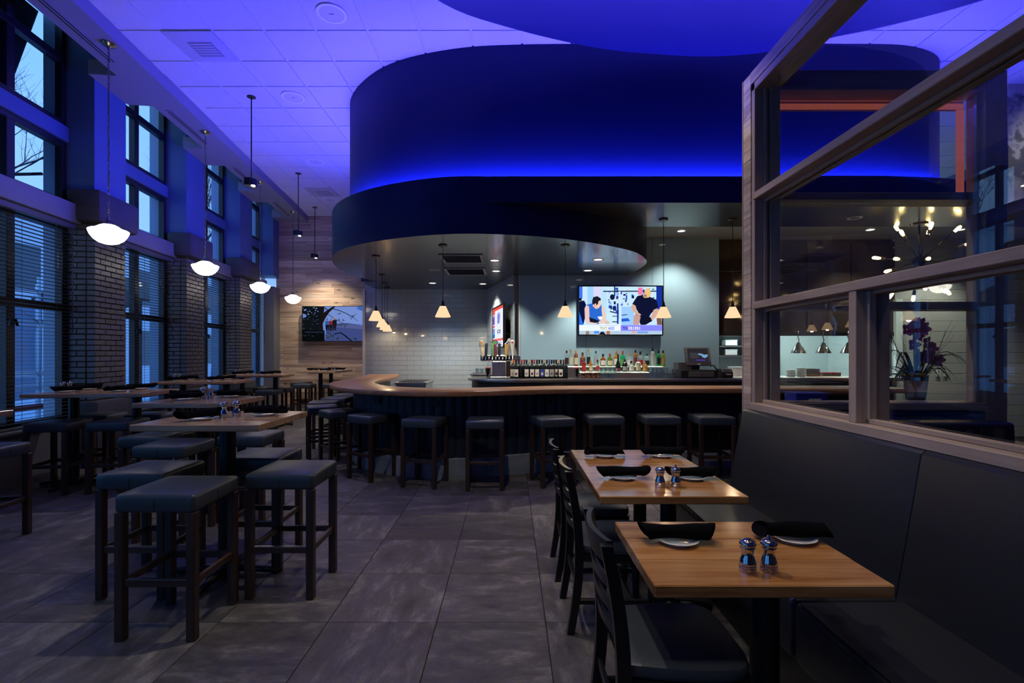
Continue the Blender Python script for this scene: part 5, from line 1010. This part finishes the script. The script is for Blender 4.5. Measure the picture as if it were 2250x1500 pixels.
for u, v in [(0.42, 0.75), (0.44, 0.70), (0.46, 0.78), (0.38, 0.84), (0.40, 0.90), (0.50, 0.88), (0.58, 0.93), (0.84, 0.92), (0.88, 0.95), (0.63, 0.52), (0.70, 0.56), (0.60, 0.40), (0.66, 0.40), (0.60, 0.22), (0.82, 0.28), (0.56, 0.96), (0.48, 0.96)]:
    for q in range(5): a = rr.uniform(0, 6.28); tree.append((ST(u, v, u+0.03*cos(a), v+0.05*sin(a), 0.006), rr.choice([(48, 62, 36), (30, 42, 30), (70, 82, 50)])))
for u, c1_, c2_, c3_ in ((0.405, (40, 110, 190), (18, 22, 34), (70, 120, 190)), (0.465, (150, 40, 60), (20, 24, 40), (80, 150, 220)), (0.525, (26, 26, 36), (30, 28, 34), (220, 160, 60))):
    dv = 0.02 if u < 0.5 else -0.01
    tree += [([(u-0.032, 0.40+dv), (u+0.032, 0.40+dv), (u+0.036, 0.52+dv), (u-0.036, 0.52+dv)], c1_), ([(u-0.03, 0.51+dv), (u+0.03, 0.51+dv), (u+0.022, 0.70), (u+0.006, 0.70), (u, 0.60), (u-0.008, 0.70), (u-0.024, 0.70)], c2_), (EL(u, 0.375+dv, 0.011, 0.026), (160, 110, 90)), (EL(u, 0.345+dv, 0.014, 0.022), c3_)]
tree = [(p, tuple(int(q*0.80) for q in c)) for p, c in tree]
tv((-4.84, 13.41, 2.319), 0, 1.70, 0.963, 'wall television on the board wall showing three climbers by a pine tree', tree, 0.012, 0.05)
ad = [(R(0, 0, 1, 1), (225, 230, 250)), (R(0, 0, 1, 0.07), (235, 80, 70)), (R(0, 0.07, 0.22, 0.16), (235, 90, 80)), (R(0.0, 0.18, 0.20, 0.42), (150, 110, 200)), (R(0.03, 0.24, 0.12, 0.40), (90, 60, 160)), (R(0, 0.44, 0.20, 0.5), (220, 90, 150)), (R(0, 0.52, 0.20, 0.78), (70, 160, 235)), (R(0.05, 0.55, 0.14, 0.62), (220, 60, 70)), (R(0.06, 0.68, 0.16, 0.78), (20, 50, 130)), (R(0.42, 0.12, 0.76, 0.70), (205, 210, 245)), (EL(0.58, 0.25, 0.13, 0.10), (130, 135, 205)), (EL(0.56, 0.36, 0.10, 0.08), (120, 125, 200)), (R(0.46, 0.42, 0.72, 0.58), (225, 228, 225)), (R(0.44, 0.58, 0.74, 0.66), (90, 110, 130)), (R(0.50, 0.60, 0.66, 0.64), (210, 220, 225)), (R(0.0, 0.80, 1, 0.86), (225, 80, 80))]
for q in range(5): ad.append((ST(0.14+0.17*q, 0.80, 0.18+0.17*q, 0.86, 0.012), (240, 225, 235)))
ad += [(R(0.30, 0.885, 0.85, 0.91), (150, 155, 205)), (R(0.30, 0.93, 0.6, 0.945), (120, 140, 220)), (R(0.2, 0.96, 0.9, 0.975), (60, 80, 200))]
a = atan2(9.9-8.75, -0.36+0.124)
tv((-0.242, 9.325, 2.01), a+pi, 1.17, 0.80, 'angled television beside the beer taps showing a red and white advertisement', ad, 0.03, 0.04)
P('tv_reflection', (0.035, 0.07, 0.11), 0.18)  # flat colour for the angled television's mirror image on the return wall
a = atan2(9.55-8.78, -0.118-0.085); t9 = T('television', 'dark panel imitating the reflection of the angled television on the tiled return', 'television', (-0.017, 9.165, 2.01), a+pi); B('casing', (0, 0.012, 0), (0.80, 0.024, 0.78), 'tv_black', t9, 0.004); B('screen', (0, -0.002, 0), (0.77, 0.003, 0.75), 'tv_reflection', t9)

# ---- till and receipt printer
ps = T('till_terminal', 'black point of sale terminal with tilted touch screen and cash drawer', 'till', (3.20, 8.42, CZ+0.003))
B('drawer_body', (-0.05, 0, 0.07), (0.62, 0.44, 0.13), 'plastic_dark', ps, 0.006); B('drawer_front', (-0.02, -0.225, 0.065), (0.42, 0.012, 0.085), 'plastic_grey', ps, 0.003); O('lock', mlathe([(0, 0), (0.012, 0), (0.012, 0.006), (0, 0.006)], 'chrome', 14), (-0.02, -0.231, 0.065), ps, rot=(pi/2, 0, 0))
B('foot_of_drawer', (-0.05, 0, 0.002), (0.56, 0.38, 0.004), 'plastic_dark', ps); B('rear_unit', (-0.24, 0.06, 0.20), (0.22, 0.25, 0.13), 'plastic_grey', ps, 0.006); B('stand', (-0.02, 0.05, 0.19), (0.12, 0.12, 0.11), 'plastic_dark', ps, 0.01)
mo = B('monitor', (-0.01, -0.03, 0.36), (0.44, 0.05, 0.32), 'plastic_grey', ps, 0.010, 2, rot=(radians(-14), radians(0), radians(4)))
O('display', picture([(R(0, 0, 1, 1), (38, 36, 40)), (R(0.1, 0.3, 0.5, 0.7), (52, 52, 58)), ([(0.5, 0.36), (0.66, 0.36), (0.8, 0.45), (0.98, 0.42), (0.94, 0.60), (0.82, 0.68), (0.70, 0.62), (0.66, 0.5), (0.52, 0.46)], (110, 150, 190)), (R(0.38, 0.80, 0.82, 0.86), (80, 50, 190))], 0.36, 0.245), (0, -0.0265, 0.012), mo)
B('badge', (0, -0.026, -0.14), (0.05, 0.003, 0.012), 'ceramic', mo)
O('cable', mtube([(0.18, -0.08, 0.20), (0.24, -0.1, 0.21), (0.28, -0.08, 0.16), (0.34, -0.06, 0.11)], 0.012, 'plastic_dark', 8), (0, 0, 0), ps)
pr = T('receipt_printer', 'black receipt printer right of the till', 'printer', (3.665, 8.42, CZ+0.003))
O('case', extr([(-0.0, 0.0), (0.0, 0.10), (0.05, 0.15), (0.24, 0.15), (0.26, 0.0)], -0.09, 0.09, 'plastic_dark', 0.012), (0, -0.13, 0), pr, rz=pi/2); B('paper_slot', (0, -0.135, 0.095), (0.11, 0.01, 0.025), 'plastic_grey', pr); B('receipt', (0.01, -0.138, 0.06), (0.09, 0.002, 0.02), 'ceramic', pr)
# ================================================================ KITCHEN PASS
ks = T('pass_shelf', 'bright steel pass shelf in the kitchen opening', 'shelf', (5.43, 8.95, 1.05)); B('top', (0, -0.05, 0.02), (3.04, 0.62, 0.04), 'kitchen_steel', ks, 0.004); B('edge', (0, -0.37, 0.0), (3.04, 0.02, 0.05), 'brushed_steel', ks)
for k in range(3):
    x = 5.18+0.45*k; g = T('heat_lamp', 'chrome dome heat lamp over the kitchen pass, %s from the left' % ORDW[k], 'heat lamp', (x, 8.85, 1.60), 0, 'chrome heat lamps')
    O('dome', mlathe([(0.0, 0.10), (0.03, 0.10), (0.04, 0.06), (0.085, 0.0), (0.125, -0.07), (0.128, -0.09), (0.122, -0.09), (0.08, -0.01), (0.0, 0.04)], 'chrome', 24), (0, 0, 0), g); O('bulb', mlathe([(0.0, -0.06), (0.04, -0.045), (0.05, -0.02), (0.0, 0.0)], 'shade_light', 14), (0, 0, 0), g)
    O('arm', mtube([(0, 0, 0.10), (0.012, 0, 0.15), (-0.008, 0, 0.20), (0, 0, 0.31)], 0.010, 'chrome', 8), (0, 0, 0), g)
for k, (x, n_) in enumerate(((5.02, 7), (5.20, 9))):
    for q in range(n_): tag(O('stacked_plate', mlathe([(0.0, 0.0), (0.06, 0.0), (0.085, 0.014), (0.085, 0.017), (0.055, 0.006), (0.0, 0.006)], 'ceramic', 20), (x, 8.8, 1.0905+0.0175*q)), 'white plate in the %s stack on the kitchen pass, %s from below' % (('left', 'right')[k], ORDW[q]), 'plate', 'plates stacked on the kitchen pass')
tr_ = T('tray_stack', 'stack of flat brown boards on the kitchen pass', 'tray stack', (5.45, 8.95, 1.0905))
for q in range(9): B('tray', (0, 0, 0.008+0.0155*q), (0.24, 0.2, 0.012), 'walnut_rail', tr_)
rx = T('red_crate', 'low box with red lid on the kitchen pass', 'box', (5.82, 9.0, 1.0905)); B('body', (0, 0, 0.03), (0.32, 0.2, 0.06), 'plastic_dark', rx); B('lid', (0, 0, 0.066), (0.33, 0.21, 0.012), 'lb_red', rx)
tc = T('food_container', 'white plastic tub on the pass beside the till', 'tub', (4.10, 8.95, 1.0905)); O('tub', mlathe([(0.0, 0.0), (0.12, 0.0), (0.14, 0.16), (0.135, 0.16), (0.115, 0.01), (0.0, 0.01)], 'ceramic', 24), (0, 0, 0), tc); O('lid', mlathe([(0.0, 0.16), (0.145, 0.16), (0.145, 0.172), (0.0, 0.174)], 'kitchen_white', 24), (0, 0, 0), tc)
for z in (1.45, 1.66, 1.95):
    s_ = T('wall_shelf', 'steel shelf on the kitchen back wall, %s' % {1.45: 'lowest', 1.66: 'middle', 1.95: 'top'}[z], 'shelf', (4.75, 10.78, z), 0, 'kitchen wall shelves'); B('board', (0, 0, 0), (2.1, 0.30, 0.03), 'brushed_steel', s_); B('bracket', (-0.95, 0.04, -0.06), (0.02, 0.2, 0.10), 'brushed_steel', s_); B('bracket', (0.95, 0.04, -0.06), (0.02, 0.2, 0.10), 'brushed_steel', s_)
    for q in range(4 if z < 1.9 else 0):
        bb = T('storage_bin', 'grey kitchen bin on the %s wall shelf, %s from the left' % ({1.45: 'lowest', 1.66: 'middle'}[z], ORDW[q]), 'bin', (3.95+0.42*q, 10.76, z+0.016), 0, 'bins on the kitchen shelves'); B('box', (0, 0, 0.06), (0.26, 0.2, 0.12), ('kitchen_steel', 'lb_grey', 'kitchen_white', 'plastic_grey')[(q+int(z*10)) % 4], bb, 0.01); B('rim', (0, 0, 0.122), (0.27, 0.21, 0.01), 'kitchen_white', bb)
tb = T('kitchen_light', 'bright tube light on the kitchen ceiling', 'light', (5.2, 9.75, 2.655)); B('housing', (0, 0, 0.02), (2.4, 0.22, 0.04), 'kitchen_white', tb); B('tube', (0, 0, -0.012), (2.3, 0.14, 0.02), 'kitchen_tube', tb)
# outlets on the shiplap wall
for k, px in enumerate((1968, 1980, 2062, 2078)):
    Y = 8.86; o = T('wall_outlet', 'pale wall outlet on the shiplap wall, %s from the left' % ORDW[k], 'outlet', (bx(px, Y), Y, 1.15), 0, 'outlets on the shiplap wall'); B('plate', (0, 0, 0), (0.075, 0.012, 0.12), 'kitchen_white', o, 0.003)
    for s in (-1, 1): B('socket', (0, -0.007, 0.025*s), (0.034, 0.004, 0.028), 'lb_grey', o)
# ================================================================ BEYOND THE PARTITION
# chandelier
chd = T('sputnik_chandelier', 'starburst chandelier with bare amber filament bulbs behind the partition glass', 'chandelier', (5.57, 6.70, 0)); hz = 2.76
O('canopy', mlathe([(0.0, 0.0), (0.10, 0.0), (0.10, -0.015), (0.0, -0.02)], 'antique_brass', 20), (0, 0, ZB0-0.008), chd); O('stem', mtube([(0, 0, ZB0-0.02), (0, 0, hz)], 0.012, 'antique_brass', 8), (0, 0, 0), chd)
O('hub', mlathe([(0.075*sin(pi*i/10) if 0 < i < 10 else 0.0, -0.075*cos(pi*i/10)) for i in range(11)], 'antique_brass', 20), (0, 0, hz), chd)
dirs = [(-0.62, -0.3, 0.55), (-0.30, 0.2, 0.72), (-0.20, -0.5, 0.55), (0.46, 0.3, 0.72), (0.52, -0.35, 0.62), (0.40, -0.7, 0.22), (-0.95, 0.1, 0.10), (-0.85, -0.4, -0.02), (-0.5, -0.85, -0.1), (-0.95, -0.2, -0.28), (0.9, 0.2, 0.02), (-0.42, 0.3, -0.75), (-0.30, -0.5, -0.62), (0.20, 0.4, -0.75), (0.24, -0.5, -0.80), (0.62, 0.1, -0.62)]
for d in dirs:
    v = Vector(d).normalized(); q = v.to_track_quat('Z', 'Y').to_euler(); L = 0.46
    ar = O('arm', mtube([(0, 0, 0.06), (0, 0, L)], 0.007, 'antique_brass', 6), (0, 0, hz), chd, rot=tuple(q)); O('lamp_holder', mlathe([(0.0, 0.0), (0.02, 0.0), (0.022, 0.06), (0.0, 0.062)], 'antique_brass', 12), (0, 0, L-0.02), ar)
    O('bulb', mlathe([(0.0, 0.0), (0.014, 0.0), (0.020, 0.03), (0.021, 0.075), (0.012, 0.095), (0.0, 0.098)], 'bulb_light', 12), (0, 0, L+0.042), ar)
# console with orchid vase
cs = T('console_ledge', 'pale ledge behind the partition wing carrying the orchid vase', 'ledge', (2.85, 4.09, 0)); B('top', (0, 0, 1.07), (1.5, 0.50, 0.04), 'maple_frame_x', cs, 0.004); B('body', (0, 0, 0.525), (1.45, 0.44, 1.05), 'navy_flat', cs)
bb = T('blue_bin', 'bright blue plastic tub on the ledge behind the partition wing', 'tub', (2.45, 4.08, 1.091)); B('tub', (0, 0, 0.042), (0.26, 0.18, 0.084), 'mill_blue_bin', bb, 0.008, 2); B('rim', (0, 0, 0.086), (0.29, 0.20, 0.010), 'mill_blue_bin', bb, 0.003); B('bin_label', (0.02, -0.092, 0.03), (0.10, 0.002, 0.03), 'ceramic', bb)
VX, VY, VZ = 3.36-0.0, 4.10, 1.0905
VX = (2012-1122)*VY/1080
ov = T('orchid_vase', 'tall glass vase of purple orchids with long strap leaves', 'plant', (VX, VY, VZ))
GLASS('vase_glass', (0.55, 0.65, 0.80), 1.5, 1.6)
O('vase', mlathe([(0.0, 0.0), (0.062, 0.0), (0.075, 0.10), (0.086, 0.235), (0.083, 0.235), (0.07, 0.10), (0.058, 0.01), (0.0, 0.008)], 'vase_glass', 24), (0, 0, 0), ov); P('sand', lin((120, 100, 70)), 0.9, bump=0.5, bscale=80); O('sand', mlathe([(0.0, 0.012), (0.056, 0.012), (0.062, 0.035), (0.04, 0.05), (0.0, 0.055)], 'sand', 20), (0, 0, 0), ov)
P('leaf', lin((40, 66, 34)), 0.4); P('stem_green', lin((62, 78, 38)), 0.5); P('petal', lin((228, 125, 185)), 0.5, emit=None); P('petal_lip', lin((190, 130, 60)), 0.5); P('twig', lin((60, 46, 36)), 0.7)
rr = random.Random(4)
for i in range(26):
    an = rr.uniform(0, 2*pi); L = rr.uniform(0.22, 0.46); rise = rr.uniform(0.10, 0.34); V = []; F = []; n = 9
    for k in range(n):
        u = k/(n-1); r = 0.02+L*u; z = 0.16+rise*sin(u*2.4)*1.0-0.10*u*u; w = 0.012*(1-u**3)+0.001
        yk = 0.5 if sin(an) < 0 else 0.8; V += [(r*cos(an)-sin(an)*w, r*sin(an)*yk+cos(an)*w, z), (r*cos(an), r*sin(an)*yk, z-w*0.5), (r*cos(an)+sin(an)*w, r*sin(an)*yk-cos(an)*w, z)]
    for k in range(n-1):
        for q in range(2): F.append((3*k+q, 3*k+q+1, 3*k+q+4, 3*k+q+3))
    O('leaf', me_from('leaf', V, F, 'leaf', True), (0, 0, 0), ov)
for sx, sy, hh in ((-0.02, 0.0, 0.62), (0.10, 0.02, 0.50)):
    st = O('flower_stem', mtube([(0, 0, 0.02), (sx*0.4, sy, hh*0.5), (sx, sy, hh)], 0.006, 'stem_green', 6), (0, 0, 0), ov)
    for i in range(9 if sx < 0 else 6):
        c = Vector((sx+rr.uniform(-0.07, 0.07), sy+rr.uniform(-0.06, 0.04), hh-rr.uniform(-0.04, 0.15))); V = []; F = []
        for k in range(5):
            a0 = 2*pi*k/5+rr.uniform(-0.2, 0.2); b = len(V); dv = Vector((cos(a0), -0.35, sin(a0))); sd_ = Vector((-sin(a0), 0, cos(a0)))
            for u, w in ((0.004, 0.005), (0.024, 0.021), (0.042, 0.019), (0.058, 0.004)): p_ = c+dv*u; V += [tuple(p_+sd_*w), tuple(p_-sd_*w)]
            for k2 in range(3): F.append((b+2*k2, b+2*k2+1, b+2*k2+3, b+2*k2+2))
        O('orchid_bloom', me_from('bloom', V, F, 'petal', True), (0, 0, 0), st); 
for i in range(14):
    an = rr.uniform(0, 2*pi); p_ = [(0, 0, 0.1)]; x = y = 0; z = 0.1; h = an
    for k in range(9): h += rr.uniform(-0.5, 0.5); x += 0.035*cos(h); y += 0.014*sin(h); z += rr.uniform(0.03, 0.085); p_.append((x, y, z))
    O('twig', mtube(p_, [0.003-0.00025*k for k in range(10)], 'twig', 5), (0, 0, 0), ov)
# booth on the far side of the partition
bo = T('far_booth', 'dark leather booth seat seen through the partition glass', 'bench', (3.0, 3.2, 0)); O('back_cushion', extr([(0.0, 0.42), (0.0, 1.02), (0.05, 1.05), (0.16, 1.04), (0.20, 0.42)], -0.95, 0.35, 'leather_bench', 0.02), (0.0, 0.22, 0), bo, rz=-pi/2, scale=(1, 1, 1)); B('seat', (0.3, -0.15, 0.33), (1.3, 0.5, 0.26), 'leather_bench', bo, 0.03, 3); B('plinth', (0.3, -0.13, 0.10), (1.26, 0.44, 0.2), 'black_wood', bo)
# mural: grey hills and oak crowns
m, n, l, b = newmat('mural_print'); tc_ = n.new('ShaderNodeTexCoord'); sx_ = n.new('ShaderNodeSeparateXYZ'); l.new(tc_.outputs['Object'], sx_.inputs[0])
n1 = n.new('ShaderNodeTexNoise'); n1.inputs['Scale'].default_value = 1.1; n1.inputs['Detail'].default_value = 6; l.new(tc_.outputs['Object'], n1.inputs['Vector']); n2 = n.new('ShaderNodeTexNoise'); n2.inputs['Scale'].default_value = 9; n2.inputs['Detail'].default_value = 8; l.new(tc_.outputs['Object'], n2.inputs['Vector'])
ma = n.new('ShaderNodeMath'); ma.operation = 'MULTIPLY_ADD'; ma.inputs[1].default_value = 0.45; l.new(sx_.outputs['Z'], ma.inputs[0]); l.new(n1.outputs[0], ma.inputs[2]); mb = n.new('ShaderNodeMath'); mb.operation = 'MULTIPLY_ADD'; mb.inputs[1].default_value = 0.35; l.new(n2.outputs[0], mb.inputs[0]); l.new(ma.outputs[0], mb.inputs[2])
cr = n.new('ShaderNodeValToRGB'); els = cr.color_ramp.elements; els[0].position = 0.25; els[0].color = (*lin((150, 150, 120)), 1); els[1].position = 1.0; els[1].color = (*lin((190, 195, 185)), 1)
for p_, c in ((0.48, (120, 120, 95)), (0.54, (26, 34, 30)), (0.68, (30, 40, 36)), (0.74, (165, 168, 140)), (0.86, (60, 72, 72))): e_ = els.new(p_); e_.color = (*lin(c), 1)
l.new(mb.outputs[0], cr.inputs[0]); l.new(cr.outputs[0], b.inputs['Base Color']); b.inputs['Roughness'].default_value = 0.6
mu_ = T('photo_mural', 'black and white landscape mural of hills and oak trees high on the right wall', 'mural', (8.2, 6.93, 4.38)); B('print', (0, 0, 0), (2.38, 0.012, 1.84), 'mural_print', mu_)
lamp('mural_washer', 'SPOT', (8.0, 5.6, 4.9), 60, NEUT, None, 0.05, (radians(58), 0, 0), 95, 0.6)
# ================================================================ OUTSIDE
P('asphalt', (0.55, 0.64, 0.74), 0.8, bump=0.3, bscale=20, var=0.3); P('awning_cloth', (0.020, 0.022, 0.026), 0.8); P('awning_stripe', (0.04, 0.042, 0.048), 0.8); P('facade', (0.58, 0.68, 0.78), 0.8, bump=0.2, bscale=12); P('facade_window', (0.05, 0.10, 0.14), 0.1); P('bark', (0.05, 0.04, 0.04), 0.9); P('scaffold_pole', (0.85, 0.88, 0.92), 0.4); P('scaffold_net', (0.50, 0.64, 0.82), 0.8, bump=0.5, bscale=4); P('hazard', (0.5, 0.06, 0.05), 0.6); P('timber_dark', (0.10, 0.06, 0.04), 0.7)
STR('ground', mbox(40, 60, 0.1, 'asphalt'), (-26.2, 12, -0.20), label='dusky street outside the windows').name = 'floor_outside'
aw = T('window_awning', 'dark striped awning outside the nearest upper window', 'awning', WP(-1.02, 5.3, 4.75), RW)
for q in range(7): O('stripe', mbox(2.5, 0.40, 0.02, ('awning_cloth', 'awning_stripe')[q % 2]), (0, -1.40+0.40*q, 0), aw, rot=(0, radians(-72), 0))
for s in (-1.75, 1.25): O('bracket', mtube([(0.40, s, -0.9), (-0.30, s, -0.95)], 0.02, 'black_metal', 6), (0, 0, 0), aw)
def tree_out(x, y, h, seed, label):
    rnd = random.Random(seed); geos = []
    def grow(p, d, L, r, lv):
        pts = [p]; q = Vector(p); dd = Vector(d); n = 4
        for k in range(n): dd = (dd+Vector((rnd.uniform(-.2, .2), rnd.uniform(-.2, .2), rnd.uniform(-.06, .16)))).normalized(); q = q+dd*L/n; pts.append(tuple(q))
        geos.append(tube_geo(pts, [r*(1-0.5*k/n) for k in range(n+1)], 5 if lv < 2 else 3))
        if lv < 5:
            for k in range(3 if lv else 6): nd = (dd+Vector((rnd.uniform(-.9, .9), rnd.uniform(-.9, .9), rnd.uniform(-.1, .7)))).normalized(); grow(pts[rnd.choice((2, 3, 4))], nd, L*rnd.uniform(0.55, 0.8), r*0.52, lv+1)
    t = T('bare_tree', label, 'tree', (x, y, -0.15), 0, 'bare trees outside the windows')
    O('trunk', mtube([(0, 0, 0), (0.05, 0.02, h*0.25), (0, 0.06, h*0.45)], [0.13, 0.10, 0.08], 'bark', 8), (0, 0, 0), t); grow((0, 0.06, h*0.43), (0, 0, 1), h*0.28, 0.07, 0)
    O('branches', mjoin(geos, 'bark', 'branches'), (0, 0, 0), t); return t
tree_out(-10.6, 8.9, 7.0, 2, 'bare street tree outside the nearest window'); tree_out(-10.2, 15.6, 7.5, 5, 'bare street tree outside the second window'); tree_out(-13.0, 21.5, 7.5, 8, 'bare street tree outside the third window')
sc = T('scaffold', 'white pole scaffold standing across the street', 'scaffold', (-8.35, 7.6, -0.15))
for k in range(5):
    for dx in (0, -0.9): O('standard', mtube([(dx, -1.6+0.9*k, 0), (dx, -1.6+0.9*k, 3.0)], 0.028, 'scaffold_pole', 6), (0, 0, 0), sc)
    O('transom', mtube([(0, -1.6+0.9*k, 1.25), (-0.9, -1.6+0.9*k, 1.25)], 0.02, 'scaffold_pole', 6), (0, 0, 0), sc)
    if k < 4: O('brace', mtube([(0, -1.6+0.9*k, 2.2 if k % 2 else 2.75), (0, -0.7+0.9*k, 2.75 if k % 2 else 2.2)], 0.018, 'scaffold_pole', 6), (0, 0, 0), sc)
for z in (1.05, 1.3, 2.2, 2.75):
    for dx in (0, -0.9): O('ledger', mtube([(dx, -1.8, z), (dx, 2.2, z)], 0.022, 'scaffold_pole', 6), (0, 0, 0), sc)
B('net', (-1.1, 0.2, 1.7), (0.03, 4.2, 1.9), 'scaffold_net', sc); B('barrier_board', (0.3, 0.2, 0.75), (0.03, 4.0, 0.10), 'hazard', sc)
pv = T('street_canopy', 'dark peaked canopy roof across the street', 'canopy', (-9.6, 12.4, 0))
for s in (-1, 1): O('roof_slope', mbox(1.4, 2.6, 0.06, 'timber_dark'), (0.6*s, 0, 3.05), pv, rot=(0, radians(26*s), 0))
for s in (-1, 1):
    for t_ in (-1.1, 1.1): B('post', (1.05*s, t_, 1.35), (0.09, 0.09, 2.9), 'timber_dark', pv)
bld = T('far_building', 'dim modern building across the street', 'building', (-17.5, 19, -0.15)); B('wall', (0, 0, 3.4), (3.0, 30, 6.8), 'facade', bld)
for i in range(9):
    for j in range(2):
        w_ = B('window', (1.51, -13+3.2*i, 1.9+2.6*j), (0.06, 2.2, 1.5), 'facade_window', bld); B('frame_bar', (0.03, 0, 0), (0.03, 0.06, 1.5), 'scaffold_pole', w_)
B('cornice', (0.1, 0, 6.85), (3.3, 30.2, 0.2), 'facade', bld)
